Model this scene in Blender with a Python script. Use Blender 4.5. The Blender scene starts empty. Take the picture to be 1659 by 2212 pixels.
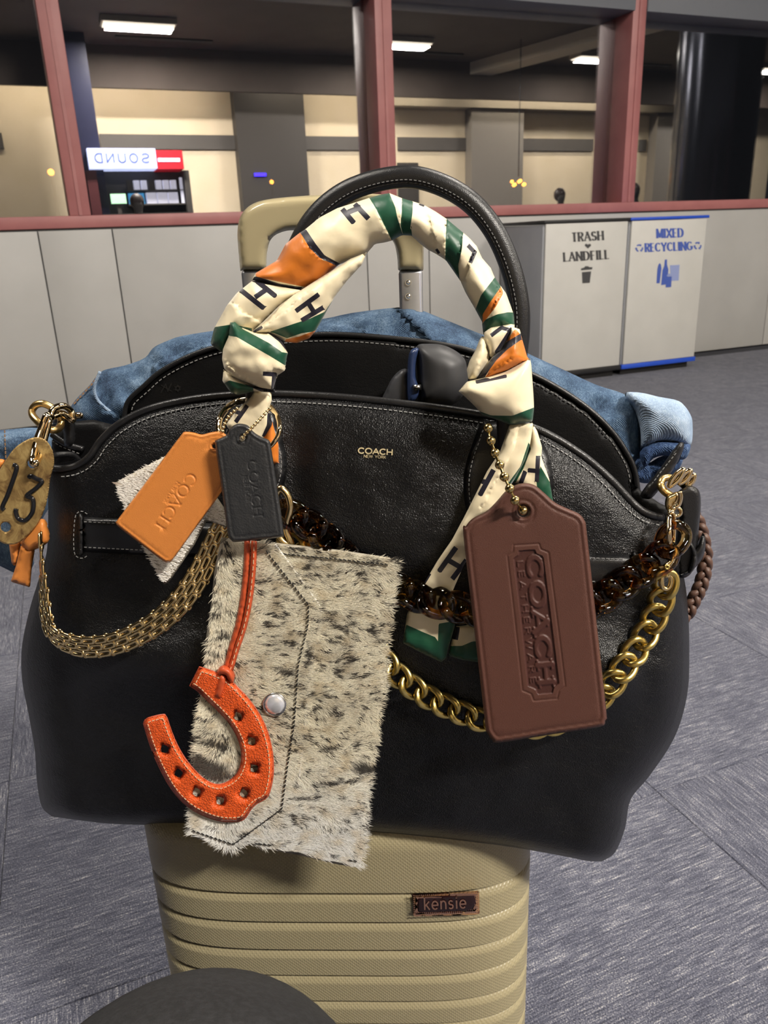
import bpy, bmesh, math, random
import numpy as np
from mathutils import Vector, Matrix, noise
from mathutils.geometry import delaunay_2d_cdt
random.seed(7); RNG = np.random.default_rng(7)
SC = bpy.context.scene
COL = SC.collection
PI = math.pi

# ------------------------------------------------------------------ camera
FPX, CX, CY = 1660.0, 829.5, 1106.0          # focal length and centre in pixels of a 1659 x 2212 frame
CAM = np.array([0.0, 0.0, 1.05])
_dn = np.array([1018 - CX, -(5800 - CY), -FPX]); _dn /= np.linalg.norm(_dn)
_up = -_dn; _fw = np.array([0, 0, -1.0]); _fh = _fw - _up * _fw.dot(_up); _fh /= np.linalg.norm(_fh)
RW = np.array([np.cross(_fh, _up), _fh, _up])  # camera axes -> world axes
cam_d = bpy.data.cameras.new('camera'); cam = bpy.data.objects.new('camera', cam_d); COL.objects.link(cam)
m4 = Matrix.Identity(4)
for i in range(3):
    for j in range(3): m4[i][j] = RW[i][j]
    m4[i][3] = CAM[i]
cam.matrix_world = m4
cam_d.sensor_fit = 'VERTICAL'; cam_d.sensor_height = 36.0; cam_d.sensor_width = 27.0
cam_d.lens = 36.0 * FPX / 2212.0
cam_d.clip_start = 0.02; cam_d.clip_end = 200
cam_d.dof.use_dof = True; cam_d.dof.focus_distance = 0.60
cam_d.dof.aperture_fstop = cam_d.lens / 1.5
SC.camera = cam

# ------------------------------------------------------------------ world, exposure
SC.view_settings.view_transform = 'Standard'
SC.view_settings.look = 'None'; SC.view_settings.gamma = 1.0
SC.view_settings.use_curve_mapping = False
SC.view_settings.exposure = 0.0
wd = bpy.data.worlds.new('night'); SC.world = wd; wd.use_nodes = True
wd.node_tree.nodes['Background'].inputs[0].default_value = (0.6, 0.62, 0.7, 1)
wd.node_tree.nodes['Background'].inputs[1].default_value = 0.02

def ray(x, y):
    return RW @ np.array([x - CX, -(y - CY), -FPX])

# window wall frame: s along the wall, d from its front face towards the room, z up
TH = math.radians(21.7)
E1 = np.array([math.cos(TH), math.sin(TH), 0]); EM = np.array([math.sin(TH), -math.cos(TH), 0])
_r = ray(1505, 760); _p = CAM + _r * (-CAM[2] / _r[2])
W0 = np.array([0, _p[1] - _p[0] * math.tan(TH), 0])
GLASS = -0.20
def W(s, d, z): return W0 + E1 * s + EM * d + np.array([0, 0, z])
def on_wall(px, py, d=0.0):
    r = ray(px, py); k = ((W0 + EM * d - CAM) @ EM) / (r @ EM); p = CAM + r * k
    return float((p - W0) @ E1), float(p[2])
def mirrored(px, py, q):                      # (s, z) of a thing standing q into the room whose mirror image is at this pixel
    return on_wall(px, py, 2 * GLASS - q)
def mirrored_z(px, py, z):                    # (s, q) of a thing at height z seen mirrored in the glass
    r = ray(px, py); p = CAM + r * ((z - CAM[2]) / r[2])
    return float((p - W0) @ E1), float(2 * GLASS - (p - W0) @ EM)
def floor_at(px, py):
    r = ray(px, py); return CAM + r * (-CAM[2] / r[2])

CEIL = 4.4
def area(name, s, d, z, sx, sy, e, col=(1, .93, .83)):
    l = bpy.data.lights.new(name, 'AREA'); l.shape = 'RECTANGLE'; l.size = sx; l.size_y = sy; l.energy = e; l.color = col
    o = bpy.data.objects.new(name, l); COL.objects.link(o); o.location = W(s, d, z)
    o.rotation_euler = (0, 0, TH); return o
D0 = float((CAM - W0) @ EM)                   # camera's distance from the wall
# unseen fill lights added overhead to brighten the window wall
for _s in (-3.6, .2, 4.0, 7.8): area('wall_fill_light', _s, 4.0, CEIL - .16, 1.6, .4, 120)

# ------------------------------------------------------------------ helpers
LOCS = {}
def link(o, parent=None):
    COL.objects.link(o)
    if parent is not None: o.parent = parent
    return o
def thing(name, label, cat, loc, group=None, kind=None):
    o = bpy.data.objects.new(name, None); COL.objects.link(o); o.empty_display_size = .02
    o.location = Vector([float(v) for v in loc]); LOCS[o.name] = np.array(loc, float)
    o['label'] = label
    if cat: o['category'] = cat
    if group: o['group'] = group
    if kind: o['kind'] = kind
    return o
def root_loc(o):
    while o is not None:
        if o.name in LOCS: return LOCS[o.name]
        o = o.parent
    return np.zeros(3)
def mesh(name, V, F, mat, parent=None, smooth=True, mi=None, sharp=None, kind=None, label=None, cat=None):
    V = np.asarray(V, float).reshape(-1, 3)
    L = root_loc(parent) if parent is not None else np.zeros(3)
    o_loc = None
    if parent is None and cat is not None:
        o_loc = np.array([V[:, 0].mean(), V[:, 1].mean(), V[:, 2].min()]); L = o_loc
    me = bpy.data.meshes.new(name); me.from_pydata((V - L).tolist(), [], [tuple(int(i) for i in f) for f in F])
    mats = mat if isinstance(mat, (list, tuple)) else [mat]
    for m in mats: me.materials.append(m)
    if mi is not None: me.polygons.foreach_set('material_index', [int(i) for i in mi])
    if smooth:
        me.polygons.foreach_set('use_smooth', [True] * len(me.polygons))
        if sharp: me.set_sharp_from_angle(angle=math.radians(sharp))
    me.update()
    o = link(bpy.data.objects.new(name, me), parent)
    if o_loc is not None: o.location = Vector(o_loc.tolist()); LOCS[o.name] = o_loc
    if kind: o['kind'] = kind
    if label: o['label'] = label
    if cat: o['category'] = cat
    return o
BOXF = [(0, 3, 2, 1), (4, 5, 6, 7), (0, 1, 5, 4), (1, 2, 6, 5), (2, 3, 7, 6), (3, 0, 4, 7)]
def wbox(s0, s1, d0, d1, z0, z1):
    return [W(s0, d1, z0), W(s1, d1, z0), W(s1, d0, z0), W(s0, d0, z0), W(s0, d1, z1), W(s1, d1, z1), W(s1, d0, z1), W(s0, d0, z1)]
def fixn(o):
    bm = bmesh.new(); bm.from_mesh(o.data); bmesh.ops.recalc_face_normals(bm, faces=bm.faces); bm.to_mesh(o.data); bm.free(); return o
def bevel(o, w, seg=2, ang=35):
    bm = bmesh.new(); bm.from_mesh(o.data)
    bmesh.ops.recalc_face_normals(bm, faces=bm.faces)
    es = [e for e in bm.edges if len(e.link_faces) == 2 and e.calc_face_angle(0) > math.radians(ang)]
    bmesh.ops.bevel(bm, geom=es, offset=w, segments=seg, affect='EDGES', profile=.5)
    bm.to_mesh(o.data); bm.free()
    o.data.polygons.foreach_set('use_smooth', [True] * len(o.data.polygons)); o.data.set_sharp_from_angle(angle=math.radians(50))
    return o
def multibox(boxes):
    V, F = [], []
    for b in boxes:
        k = len(V); V += list(b); F += [tuple(i + k for i in f) for f in BOXF]
    return V, F
def box_obj(name, b, mat, parent=None, bw=0, **k):
    o = mesh(name, b, BOXF, mat, parent, smooth=False, **k); fixn(o)
    if bw: bevel(o, bw)
    return o

def catmull(pts, n, closed=False):
    P = np.asarray(pts, float)
    if closed: P = np.vstack([P[-1], P, P[0], P[1]])
    else: P = np.vstack([2 * P[0] - P[1], P, 2 * P[-1] - P[-2]])
    segs = len(P) - 3; out = []
    for i in range(segs):
        p0, p1, p2, p3 = P[i:i + 4]
        for t in np.arange(n) / n:
            out.append(.5 * ((2 * p1) + (-p0 + p2) * t + (2 * p0 - 5 * p1 + 4 * p2 - p3) * t ** 2 + (-p0 + 3 * p1 - 3 * p2 + p3) * t ** 3))
    if not closed: out.append(P[-2])
    return np.array(out)
def resample(pts, n=None, step=None, closed=False):
    P = np.asarray(pts, float)
    if closed: P = np.vstack([P, P[:1]])
    L = np.r_[0, np.cumsum(np.linalg.norm(np.diff(P, axis=0), axis=1))]
    if n is None: n = max(2, int(round(L[-1] / step)) + 1)
    t = np.linspace(0, L[-1], n)
    if closed: t = t[:-1]
    return np.stack([np.interp(t, L, P[:, k]) for k in range(P.shape[1])], 1)
def tube_geo(path, rad, nseg=10, closed=False, flat=1.0, ref=None, caps=True):
    P = np.asarray(path, float); n = len(P); rad = np.broadcast_to(np.asarray(rad, float), (n,))
    T = np.gradient(P, axis=0) if not closed else np.roll(P, -1, 0) - np.roll(P, 1, 0)
    T /= np.linalg.norm(T, axis=1)[:, None] + 1e-12
    N = np.zeros_like(P)
    a = np.array([0, 0, 1.]) if ref is None else np.asarray(ref, float)
    if abs(a @ T[0]) > .95: a = np.array([1., 0, 0])
    N[0] = a - T[0] * (a @ T[0]); N[0] /= np.linalg.norm(N[0])
    for i in range(1, n):
        v = (a if ref is not None else N[i - 1]); v = v - T[i] * (v @ T[i]); l = np.linalg.norm(v)
        N[i] = v / l if l > 1e-6 else N[i - 1]
    B = np.cross(T, N)
    ph = np.arange(nseg) * 2 * PI / nseg
    V = (P[:, None] + (N[:, None] * np.cos(ph)[None, :, None] * flat + B[:, None] * np.sin(ph)[None, :, None]) * rad[:, None, None]).reshape(-1, 3)
    F = []
    for i in range(n if closed else n - 1):
        j = (i + 1) % n
        for k in range(nseg):
            l = (k + 1) % nseg
            F.append((i * nseg + k, i * nseg + l, j * nseg + l, j * nseg + k))
    if not closed and caps:
        F.append(tuple(range(nseg))[::-1]); F.append(tuple((n - 1) * nseg + k for k in range(nseg)))
    return V, F
def tube(name, path, rad, mat, parent=None, **k):
    kw = {a: k.pop(a) for a in ('nseg', 'closed', 'flat', 'ref', 'caps') if a in k}
    V, F = tube_geo(path, rad, **kw)
    return fixn(mesh(name, V, F, mat, parent, **k))
def ball_geo(c, r, nu=12, nv=8, sc=(1, 1, 1)):
    V, F = [], []
    for i in range(nv + 1):
        th = PI * i / nv
        for j in range(nu):
            V.append(np.array(c) + r * np.array([math.sin(th) * math.cos(2 * PI * j / nu) * sc[0], math.sin(th) * math.sin(2 * PI * j / nu) * sc[1], math.cos(th) * sc[2]]))
    for i in range(nv):
        for j in range(nu):
            k = (j + 1) % nu
            if i == 0: F.append((j, nu + j, nu + k))
            elif i == nv - 1: F.append((i * nu + j, (i + 1) * nu + j, i * nu + k))
            else: F.append((i * nu + j, (i + 1) * nu + j, (i + 1) * nu + k, i * nu + k))
    return V, F
def join(geos):
    V, F = [], []
    for v, f in geos:
        k = len(V); V += list(v); F += [tuple(i + k for i in q) for q in f]
    return V, F

# planes in the place that pixels can be laid on
class Plane:
    def __init__(s, o, n): s.o = np.array(o, float); s.n = np.array(n, float) / np.linalg.norm(n)
    def __call__(s, px, py, off=0.0):
        r = ray(px, py); k = ((s.o + s.n * off - CAM) @ s.n) / (r @ s.n); return CAM + r * k
    def many(s, XY, off):
        XY = np.asarray(XY, float); C = np.stack([XY[:, 0] - CX, -(XY[:, 1] - CY), np.full(len(XY), -FPX)], 1) @ RW.T
        k = ((s.o - CAM) @ s.n + np.asarray(off)) / (C @ s.n); return CAM + C * k[:, None]
class Bulged:                                  # a plane with a swelling h(x, y)
    def __init__(s, pl, h): s.pl = pl; s.n = pl.n; s.h = h
    def many(s, XY, off):
        XY = np.asarray(XY, float); return s.pl.many(XY, s.h(XY) + np.asarray(off))
    def __call__(s, px, py, off=0.0): return s.many([(px, py)], np.array([off]))[0]

def inside(poly, X):
    poly = np.asarray(poly, float); x, y = X[:, 0], X[:, 1]; r = np.zeros(len(X), bool)
    for (x0, y0), (x1, y1) in zip(poly, np.roll(poly, -1, 0)):
        c = ((y0 > y) != (y1 > y))
        if y1 != y0: r ^= c & (x < (x1 - x0) * (y - y0) / (y1 - y0) + x0)
    return r
def segdist(A, B, X):
    A = np.asarray(A, float); B = np.asarray(B, float); d = B - A; L = max(d @ d, 1e-12)
    t = np.clip(((X - A) @ d) / L, 0, 1); return np.linalg.norm(X - (A + t[:, None] * d), axis=1)
def polydist(poly, X, closed=True):
    P = np.asarray(poly, float); r = np.full(len(X), 1e9); n = len(P)
    for i in range(n if closed else n - 1): r = np.minimum(r, segdist(P[i], P[(i + 1) % n], X))
    return r
def inset(poly, d):                            # rough inward offset of a closed outline
    P = np.asarray(poly, float); n = len(P); a = 0.5 * np.sum(P[:, 0] * np.roll(P[:, 1], -1) - np.roll(P[:, 0], -1) * P[:, 1]); sg = 1 if a > 0 else -1
    e = np.roll(P, -1, 0) - P; e /= np.linalg.norm(e, axis=1)[:, None] + 1e-9
    nn = np.stack([-e[:, 1], e[:, 0]], 1) * sg
    v = nn + np.roll(nn, 1, 0); v /= np.maximum(np.sum(v * nn, axis=1), .45)[:, None]
    return P + v * d
def fbm(x, y, z=0.0):
    return noise.noise(Vector((x, y, z))) + .5 * noise.noise(Vector((2.1 * x, 2.1 * y, z + 7)))

def puff(name, poly, pl, off, T, R, mats, parent=None, regions=(), folds=(), holes=(), step=9, back=1.0, wr=None,
         groove=None, deboss=None, dboss=0, fine=None, band=None, bstep=3, smooth_poly=0, hf=None, sharp=None, kind=None, label=None, cat=None, prof=2.0):
    """A cushion-like or slab-like body: an outline laid on a plane, front swelling by T within R of the rim."""
    poly = np.asarray(poly, float)
    if smooth_poly: poly = catmull(poly, smooth_poly, closed=True)
    pts = []; edges = []
    def add_loop(P, closed=True, st=None):
        P = resample(P, step=st or (bstep * 1.5 if band else step * .8), closed=closed)
        k = len(pts); pts.extend(map(tuple, P)); n = len(P)
        for i in range(n if closed else n - 1): edges.append((k + i, k + (i + 1) % n))
        return P
    rim = [add_loop(poly)]
    for h in holes: rim.append(add_loop(h))
    for rg, _ in regions: add_loop(rg)
    for fl, amp, w in folds:
        a = np.asarray(fl, float); add_loop(a, False)
        t = np.gradient(a, axis=0); t /= np.linalg.norm(t, axis=1)[:, None]; nn = np.stack([-t[:, 1], t[:, 0]], 1)
        add_loop(a - nn * 2.5, False)
    lo, hi = poly.min(0), poly.max(0)
    def grid(l, h, st):
        xs = np.arange(l[0], h[0], st); ys = np.arange(l[1], h[1], st * .866)
        g = np.array([(x + (j % 2) * st * .5, y) for j, y in enumerate(ys) for x in xs]); return g + RNG.uniform(-.08, .08, g.shape) * st
    def rimdist(X):
        d = polydist(rim[0], X)
        for h in rim[1:]: d = np.minimum(d, polydist(h, X))
        return d
    def solid(X):
        m = inside(poly, X)
        for h in holes: m &= ~inside(h, X)
        return m
    G = grid(lo, hi, step); G = G[solid(G)]
    if len(G): d = rimdist(G); G = G[d > (band or step * .45)]
    ext = [G]
    if band:
        g = grid(lo, hi, bstep); g = g[solid(g)]; d = rimdist(g); ext.append(g[(d <= band) & (d > bstep * .5)])
    if fine is not None:
        (fx0, fy0, fx1, fy1), fs, fpoly = fine
        g = grid((fx0, fy0), (fx1, fy1), fs)
        if fpoly is not None: g = g[inside(fpoly, g)]
        g = g[solid(g)]; ext = [e[~inside(fpoly, e)] if (fpoly is not None and len(e)) else e for e in ext] + [g]
    allp = pts + [tuple(p) for e in ext for p in e]
    ov, oe, of = delaunay_2d_cdt([Vector(p) for p in allp], edges, [], 0, 1e-4)[:3]
    X = np.array([(v.x, v.y) for v in ov]); F = np.array([f for f in of if len(f) == 3])
    cen = X[F].mean(1); keep = solid(cen); F = F[keep]; cen = cen[keep]
    used = np.unique(F); mp = -np.ones(len(X), int); mp[used] = np.arange(len(used)); X = X[used]; F = mp[F]
    a = X[F]; ar = (a[:, 1, 0] - a[:, 0, 0]) * (a[:, 2, 1] - a[:, 0, 1]) - (a[:, 1, 1] - a[:, 0, 1]) * (a[:, 2, 0] - a[:, 0, 0])
    F[ar > 0] = F[ar > 0][:, ::-1]
    d = rimdist(X); d[d < 1e-2] = 0
    q = np.clip(d / R, 0, 1); shape = (1 - (1 - q) ** prof) ** (1 / prof); h = T * shape
    if wr:
        am, scl, sd = wr; h = h + am * shape * np.array([fbm(x / scl, y / scl, sd) for x, y in X])
    for fl, amp, w in folds:
        A = np.asarray(fl, float); best = np.full(len(X), 1e9); sgn = np.zeros(len(X)); tt = np.zeros(len(X))
        for i in range(len(A) - 1):
            dd = segdist(A[i], A[i + 1], X); cr = (A[i + 1, 0] - A[i, 0]) * (X[:, 1] - A[i, 1]) - (A[i + 1, 1] - A[i, 1]) * (X[:, 0] - A[i, 0])
            u = dd < best; best[u] = dd[u]; sgn[u] = np.sign(cr[u])
        up = sgn >= 0
        h = h + shape * np.where(up, amp * np.exp(-best / w), -amp * .5 * np.exp(-best / (w * .5)))
    if groove:
        g0, gw, gd = groove; h = h - gd * np.exp(-((d - g0) / gw) ** 2)
    if deboss is not None:
        sd = np.full(len(X), 1e9)
        for (x0, y0, x1, y1, hw) in deboss: sd = np.minimum(sd, segdist((x0, y0), (x1, y1), X) - hw)
        h = h - dboss * np.clip(.5 - sd / 2.0, 0, 1)
    if hf is not None: h = h + hf(X, d, shape)
    front = pl.many(X, off + h)
    brd = d <= 0
    nb = np.where(~brd)[0]; bi = np.arange(len(X)); bi[nb] = len(X) + np.arange(len(nb))
    base = pl.many(X, np.full(len(X), off)); backv = base[nb] - pl.n[None] * (back * h[nb])[:, None] if back > 0 else base[nb]
    V = np.vstack([front, backv]); FF = np.vstack([F, bi[F][:, ::-1]])
    mi = np.zeros(len(F), int)
    for k, (rg, idx) in enumerate(regions): mi[inside(rg, cen)] = idx
    mi = np.r_[mi, mi]
    o = mesh(name, V, FF, mats, parent, mi=mi, sharp=sharp, kind=kind, label=label, cat=cat)
    return o

# stroke lettering -------------------------------------------------
def _arc(cx, cy, rx, ry, a0, a1, n=12):
    return [(cx + rx * math.cos(math.radians(a)), cy + ry * math.sin(math.radians(a))) for a in np.linspace(a0, a1, n)]
GL = {
 'C': (.86, [_arc(.46, .5, .42, .47, 48, 312, 14)]), 'O': (.96, [_arc(.48, .5, .43, .47, 0, 360, 18)]),
 'A': (.86, [[(.03, .03), (.43, .97)], [(.43, .97), (.83, .03)], [(.19, .34), (.67, .34)]]),
 'H': (.84, [[(.08, .03), (.08, .97)], [(.76, .03), (.76, .97)], [(.08, .5), (.76, .5)]]),
 'N': (.86, [[(.08, .03), (.08, .97)], [(.08, .97), (.78, .03)], [(.78, .03), (.78, .97)]]),
 'E': (.66, [[(.08, .03), (.08, .97)], [(.08, .97), (.58, .97)], [(.08, .5), (.5, .5)], [(.08, .03), (.58, .03)]]),
 'F': (.62, [[(.08, .03), (.08, .97)], [(.08, .97), (.56, .97)], [(.08, .5), (.48, .5)]]),
 'W': (1.16, [[(.04, .97), (.3, .03)], [(.3, .03), (.58, .97)], [(.58, .97), (.86, .03)], [(.86, .03), (1.12, .97)]]),
 'Y': (.82, [[(.04, .97), (.41, .48)], [(.78, .97), (.41, .48)], [(.41, .48), (.41, .03)]]),
 'R': (.72, [[(.08, .03), (.08, .97)], [(.08, .97), (.4, .97)] + _arc(.4, .74, .24, .23, 90, -90, 8) + [(.08, .51)], [(.36, .5), (.66, .03)]]),
 'K': (.74, [[(.08, .03), (.08, .97)], [(.66, .97), (.1, .42)], [(.26, .58), (.7, .03)]]),
 'L': (.6, [[(.08, .03), (.08, .97)], [(.08, .03), (.56, .03)]]),
 'T': (.72, [[(.36, .03), (.36, .97)], [(.03, .97), (.69, .97)]]),
 'S': (.68, [_arc(.33, .73, .26, .24, 30, 270, 10) + _arc(.33, .26, .28, .24, 90, -150, 10)]),
 'D': (.86, [[(.08, .03), (.08, .97)], [(.08, .97), (.36, .97)] + _arc(.36, .5, .42, .47, 90, -90, 12) + [(.08, .03)]]),
 'I': (.26, [[(.13, .03), (.13, .97)]]),
 'M': (1.0, [[(.08, .03), (.08, .97)], [(.08, .97), (.5, .1)], [(.5, .1), (.92, .97)], [(.92, .97), (.92, .03)]]),
 'X': (.8, [[(.05, .97), (.75, .03)], [(.75, .97), (.05, .03)]]),
 'G': (.92, [_arc(.46, .5, .42, .47, 48, 320, 14) + [(.8, .42)], [(.5, .44), (.86, .44)]]),
 'U': (.82, [[(.08, .97), (.08, .36)] + _arc(.41, .36, .33, .33, 180, 360, 10) + [(.74, .97)]]),
 'k': (.6, [[(.08, .03), (.08, 1.0)], [(.5, .68), (.1, .3)], [(.22, .42), (.54, .03)]]),
 'e': (.68, [[(.06, .36), (.6, .36)] + _arc(.33, .36, .28, .33, 0, 310, 14)]),
 'n': (.62, [[(.08, .03), (.08, .68)], _arc(.31, .42, .23, .26, 180, 0, 8) + [(.54, .03)]]),
 's': (.54, [_arc(.26, .52, .18, .16, 40, 270, 8) + _arc(.26, .2, .2, .17, 90, -140, 8)]),
 'i': (.24, [[(.12, .03), (.12, .66)], [(.12, .88), (.12, .9)]]),
 ' ': (.45, []),
}
def strokes(text, hv, hh=None, serif=0, gap=.12, sh=None):
    """Letter strokes in a box one unit high: (x0, y0, x1, y1, half width)."""
    hh = hv if hh is None else hh; out = []; x = 0
    for ch in text:
        w, ls = GL[ch]
        for pl_ in ls:
            for (a, b), (c, d) in zip(pl_[:-1], pl_[1:]):
                ang = abs(math.atan2(d - b, c - a)); k = abs(math.sin(ang)); hw = hh + (hv - hh) * k ** 1.5
                if ch in 'AWN' and len(pl_) == 2 and ((d - b) * (c - a) > 0): hw = hh + (hv - hh) * .35
                out.append((x + a, b, x + c, d, hw))
            if serif and len(pl_) == 2 and abs(pl_[0][1] - pl_[1][1]) > .3:
                for (a, b) in pl_:
                    if b < .06 or b > .94: out.append((x + a - serif, b, x + a + serif, b, sh or hh))
        x += w + gap
    return out, x - gap
def lay(st, wid, o, dvec, cap):
    """Place strokes: o is the baseline start, dvec the whole baseline in pixels, cap the letter height in pixels."""
    o = np.array(o, float); d = np.array(dvec, float); L = np.linalg.norm(d); e = d / L; u = np.array([e[1], -e[0]]); out = []
    for x0, y0, x1, y1, hw in st:
        a = o + e * x0 / wid * L + u * y0 * cap; b = o + e * x1 / wid * L + u * y1 * cap
        out.append((a[0], a[1], b[0], b[1], hw * cap))
    return out
def print_strokes(name, segs, pl, off, th, mat, parent, **k):
    V, F = [], []
    for i, (x0, y0, x1, y1, hw) in enumerate(segs):
        a = np.array([x0, y0]); b = np.array([x1, y1]); t = b - a; l = np.linalg.norm(t); t = t / l if l > 1e-6 else np.array([1., 0]); nrm = np.array([-t[1], t[0]])
        a2 = a - t * hw * .55; b2 = b + t * hw * .55
        Q = np.array([a2 + nrm * hw, b2 + nrm * hw, b2 - nrm * hw, a2 - nrm * hw]); kx = len(V); dz = (i % 7) * th * .02
        V += list(pl.many(Q, np.full(4, off))) + list(pl.many(Q, np.full(4, off + th + dz)))
        F += [tuple(j + kx for j in f) for f in BOXF]
    return fixn(mesh(name, V, F, mat, parent, smooth=False, **k))
def stitches(name, path, pl, mat, parent, dash=7.0, gap=5.0, w=1.1, off=.0005, th=.0006, slant=0.0):
    P = resample(path, step=1.0); i = 0; segs = []
    n = int(dash + gap); out = []
    for a in range(0, len(P) - int(dash), n):
        p, q = P[a], P[a + int(dash) - 1]; t = (q - p) / (np.linalg.norm(q - p) + 1e-9); nr = np.array([-t[1], t[0]])
        out.append((*(p - nr * slant), *(q + nr * slant), w))
    return print_strokes(name, out, pl, off, th, mat, parent, kind='stuff')
# ------------------------------------------------------------------ materials
def srgb(r, g, b): 
    f = lambda c: (c / 255) / 12.92 if c <= 10 else (((c / 255) + .055) / 1.055) ** 2.4
    return (f(r), f(g), f(b), 1)
class NT:
    def __init__(s, name):
        s.m = bpy.data.materials.new(name); s.m.use_nodes = True; s.t = s.m.node_tree; s.b = s.t.nodes['Principled BSDF']; s.out = s.t.nodes['Material Output']
    def n(s, typ, **k):
        nd = s.t.nodes.new(typ)
        for a, v in k.items():
            if a.startswith('i_'): nd.inputs[a[2:].replace('_', ' ')].default_value = v
            else: setattr(nd, a, v)
        return nd
    def l(s, a, b): s.t.links.new(a, b)
    def co(s, kind='Object', scale=(1, 1, 1), rot=(0, 0, 0)):
        tc = s.n('ShaderNodeTexCoord'); mp = s.n('ShaderNodeMapping'); mp.inputs['Scale'].default_value = scale; mp.inputs['Rotation'].default_value = rot
        s.l(tc.outputs[kind], mp.inputs[0]); return mp.outputs[0]
    def noise(s, co, scale, detail=3, rough=.5, dist=0):
        nd = s.n('ShaderNodeTexNoise'); nd.inputs['Scale'].default_value = scale; nd.inputs['Detail'].default_value = detail; nd.inputs['Roughness'].default_value = rough; nd.inputs['Distortion'].default_value = dist
        s.l(co, nd.inputs['Vector']); return nd.outputs['Fac']
    def voro(s, co, scale, feature='F1'):
        nd = s.n('ShaderNodeTexVoronoi'); nd.feature = feature; nd.inputs['Scale'].default_value = scale; s.l(co, nd.inputs['Vector']); return nd.outputs['Distance']
    def ramp(s, fac, stops, interp='LINEAR'):
        nd = s.n('ShaderNodeValToRGB'); nd.color_ramp.interpolation = interp; e = nd.color_ramp.elements
        while len(e) < len(stops): e.new(.5)
        for x, (p, c) in zip(e, stops): x.position = p; x.color = c
        s.l(fac, nd.inputs[0]); return nd.outputs[0]
    def math(s, op, a, b=None, **k):
        nd = s.n('ShaderNodeMath', operation=op)
        for i, v in enumerate((a, b)):
            if v is None: continue
            if isinstance(v, (int, float)): nd.inputs[i].default_value = v
            else: s.l(v, nd.inputs[i])
        return nd.outputs[0]
    def mix(s, fac, a, b, typ='MIX'):
        nd = s.n('ShaderNodeMix', data_type='RGBA', blend_type=typ)
        for sock, v in ((nd.inputs[0], fac), (nd.inputs[6], a), (nd.inputs[7], b)):
            if isinstance(v, (int, float, tuple)): sock.default_value = v
            else: s.l(v, sock)
        return nd.outputs[2]
    def bump(s, h, dist, strength=1.0, prev=None):
        nd = s.n('ShaderNodeBump'); nd.inputs['Distance'].default_value = dist; nd.inputs['Strength'].default_value = strength; s.l(h, nd.inputs['Height'])
        if prev is not None: s.l(prev, nd.inputs['Normal'])
        s.l(nd.outputs[0], s.b.inputs['Normal']); return nd.outputs[0]
def pm(name, col, rough=.5, metal=0.0, spec=.5, **k):
    t = NT(name); t.b.inputs['Base Color'].default_value = col; t.b.inputs['Roughness'].default_value = rough
    t.b.inputs['Metallic'].default_value = metal; t.b.inputs['Specular IOR Level'].default_value = spec
    for a, v in k.items(): t.b.inputs[a.replace('_', ' ')].default_value = v
    return t.m
def emis(name, col, st):
    t = NT(name); t.b.inputs['Base Color'].default_value = col; t.b.inputs['Emission Color'].default_value = col; t.b.inputs['Emission Strength'].default_value = st; return t.m
def noisy(name, c0, c1, scale, rough=.5, bscale=None, bd=0.0, metal=0, spec=.5, lo=.35, hi=.65):
    t = NT(name); c = t.co(); f = t.noise(c, scale, 4); t.l(t.ramp(f, [(lo, c0), (hi, c1)]), t.b.inputs['Base Color'])
    t.b.inputs['Roughness'].default_value = rough; t.b.inputs['Metallic'].default_value = metal; t.b.inputs['Specular IOR Level'].default_value = spec
    if bscale: t.bump(t.noise(c, bscale, 3), bd)
    return t.m

def leather(name, col, rough, g=900, bd=.00025, wrk=.0006, spec=.5):
    t = NT(name); c = t.co(); b = t.b
    w = t.noise(t.co(scale=(1, 1, 2.0)), 130, 3, .66, 1.0)          # creases
    v = t.voro(c, g)
    n2 = t.noise(c, 7, 0)
    b.inputs['Base Color'].default_value = col; b.inputs['Specular IOR Level'].default_value = spec
    r = t.n('ShaderNodeMapRange'); r.inputs['To Min'].default_value = rough - .07; r.inputs['To Max'].default_value = rough + .1; t.l(n2, r.inputs['Value']); t.l(r.outputs[0], b.inputs['Roughness'])
    p = t.bump(w, wrk); t.bump(v, bd, 1, p); return t.m
M = {}
M['leather'] = leather('black_leather', (.0045, .0046, .0054, 1), .33, 1000, .0003, .0006, .40)
M['leather_smooth'] = leather('black_smooth_leather', (.010, .010, .011, 1), .33, 1400, .0001, .0001)
M['leather_in'] = leather('black_inner_leather', (.003, .003, .0034, 1), .5, 1200, .0001, .0002, .22)
M['thread_grey'] = pm('grey_thread', (.24, .24, .235, 1), .7)
M['gold'] = pm('polished_gold', (.92, .70, .36, 1), .22, 1.0)
M['gold_pale'] = pm('pale_polished_gold', (.90, .70, .42, 1), .10, 1.0)
M['gold_satin'] = noisy('satin_yellow_gold', (.62, .46, .14, 1), (.74, .57, .21, 1), 60, .30, None, 0, 1.0)
M['brass'] = noisy('brushed_brass', (.62, .42, .16, 1), (.74, .52, .22, 1), 80, .3, None, 0, 1.0)
M['foil'] = pm('gold_foil', (.95, .82, .52, 1), .35, .6)

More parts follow.
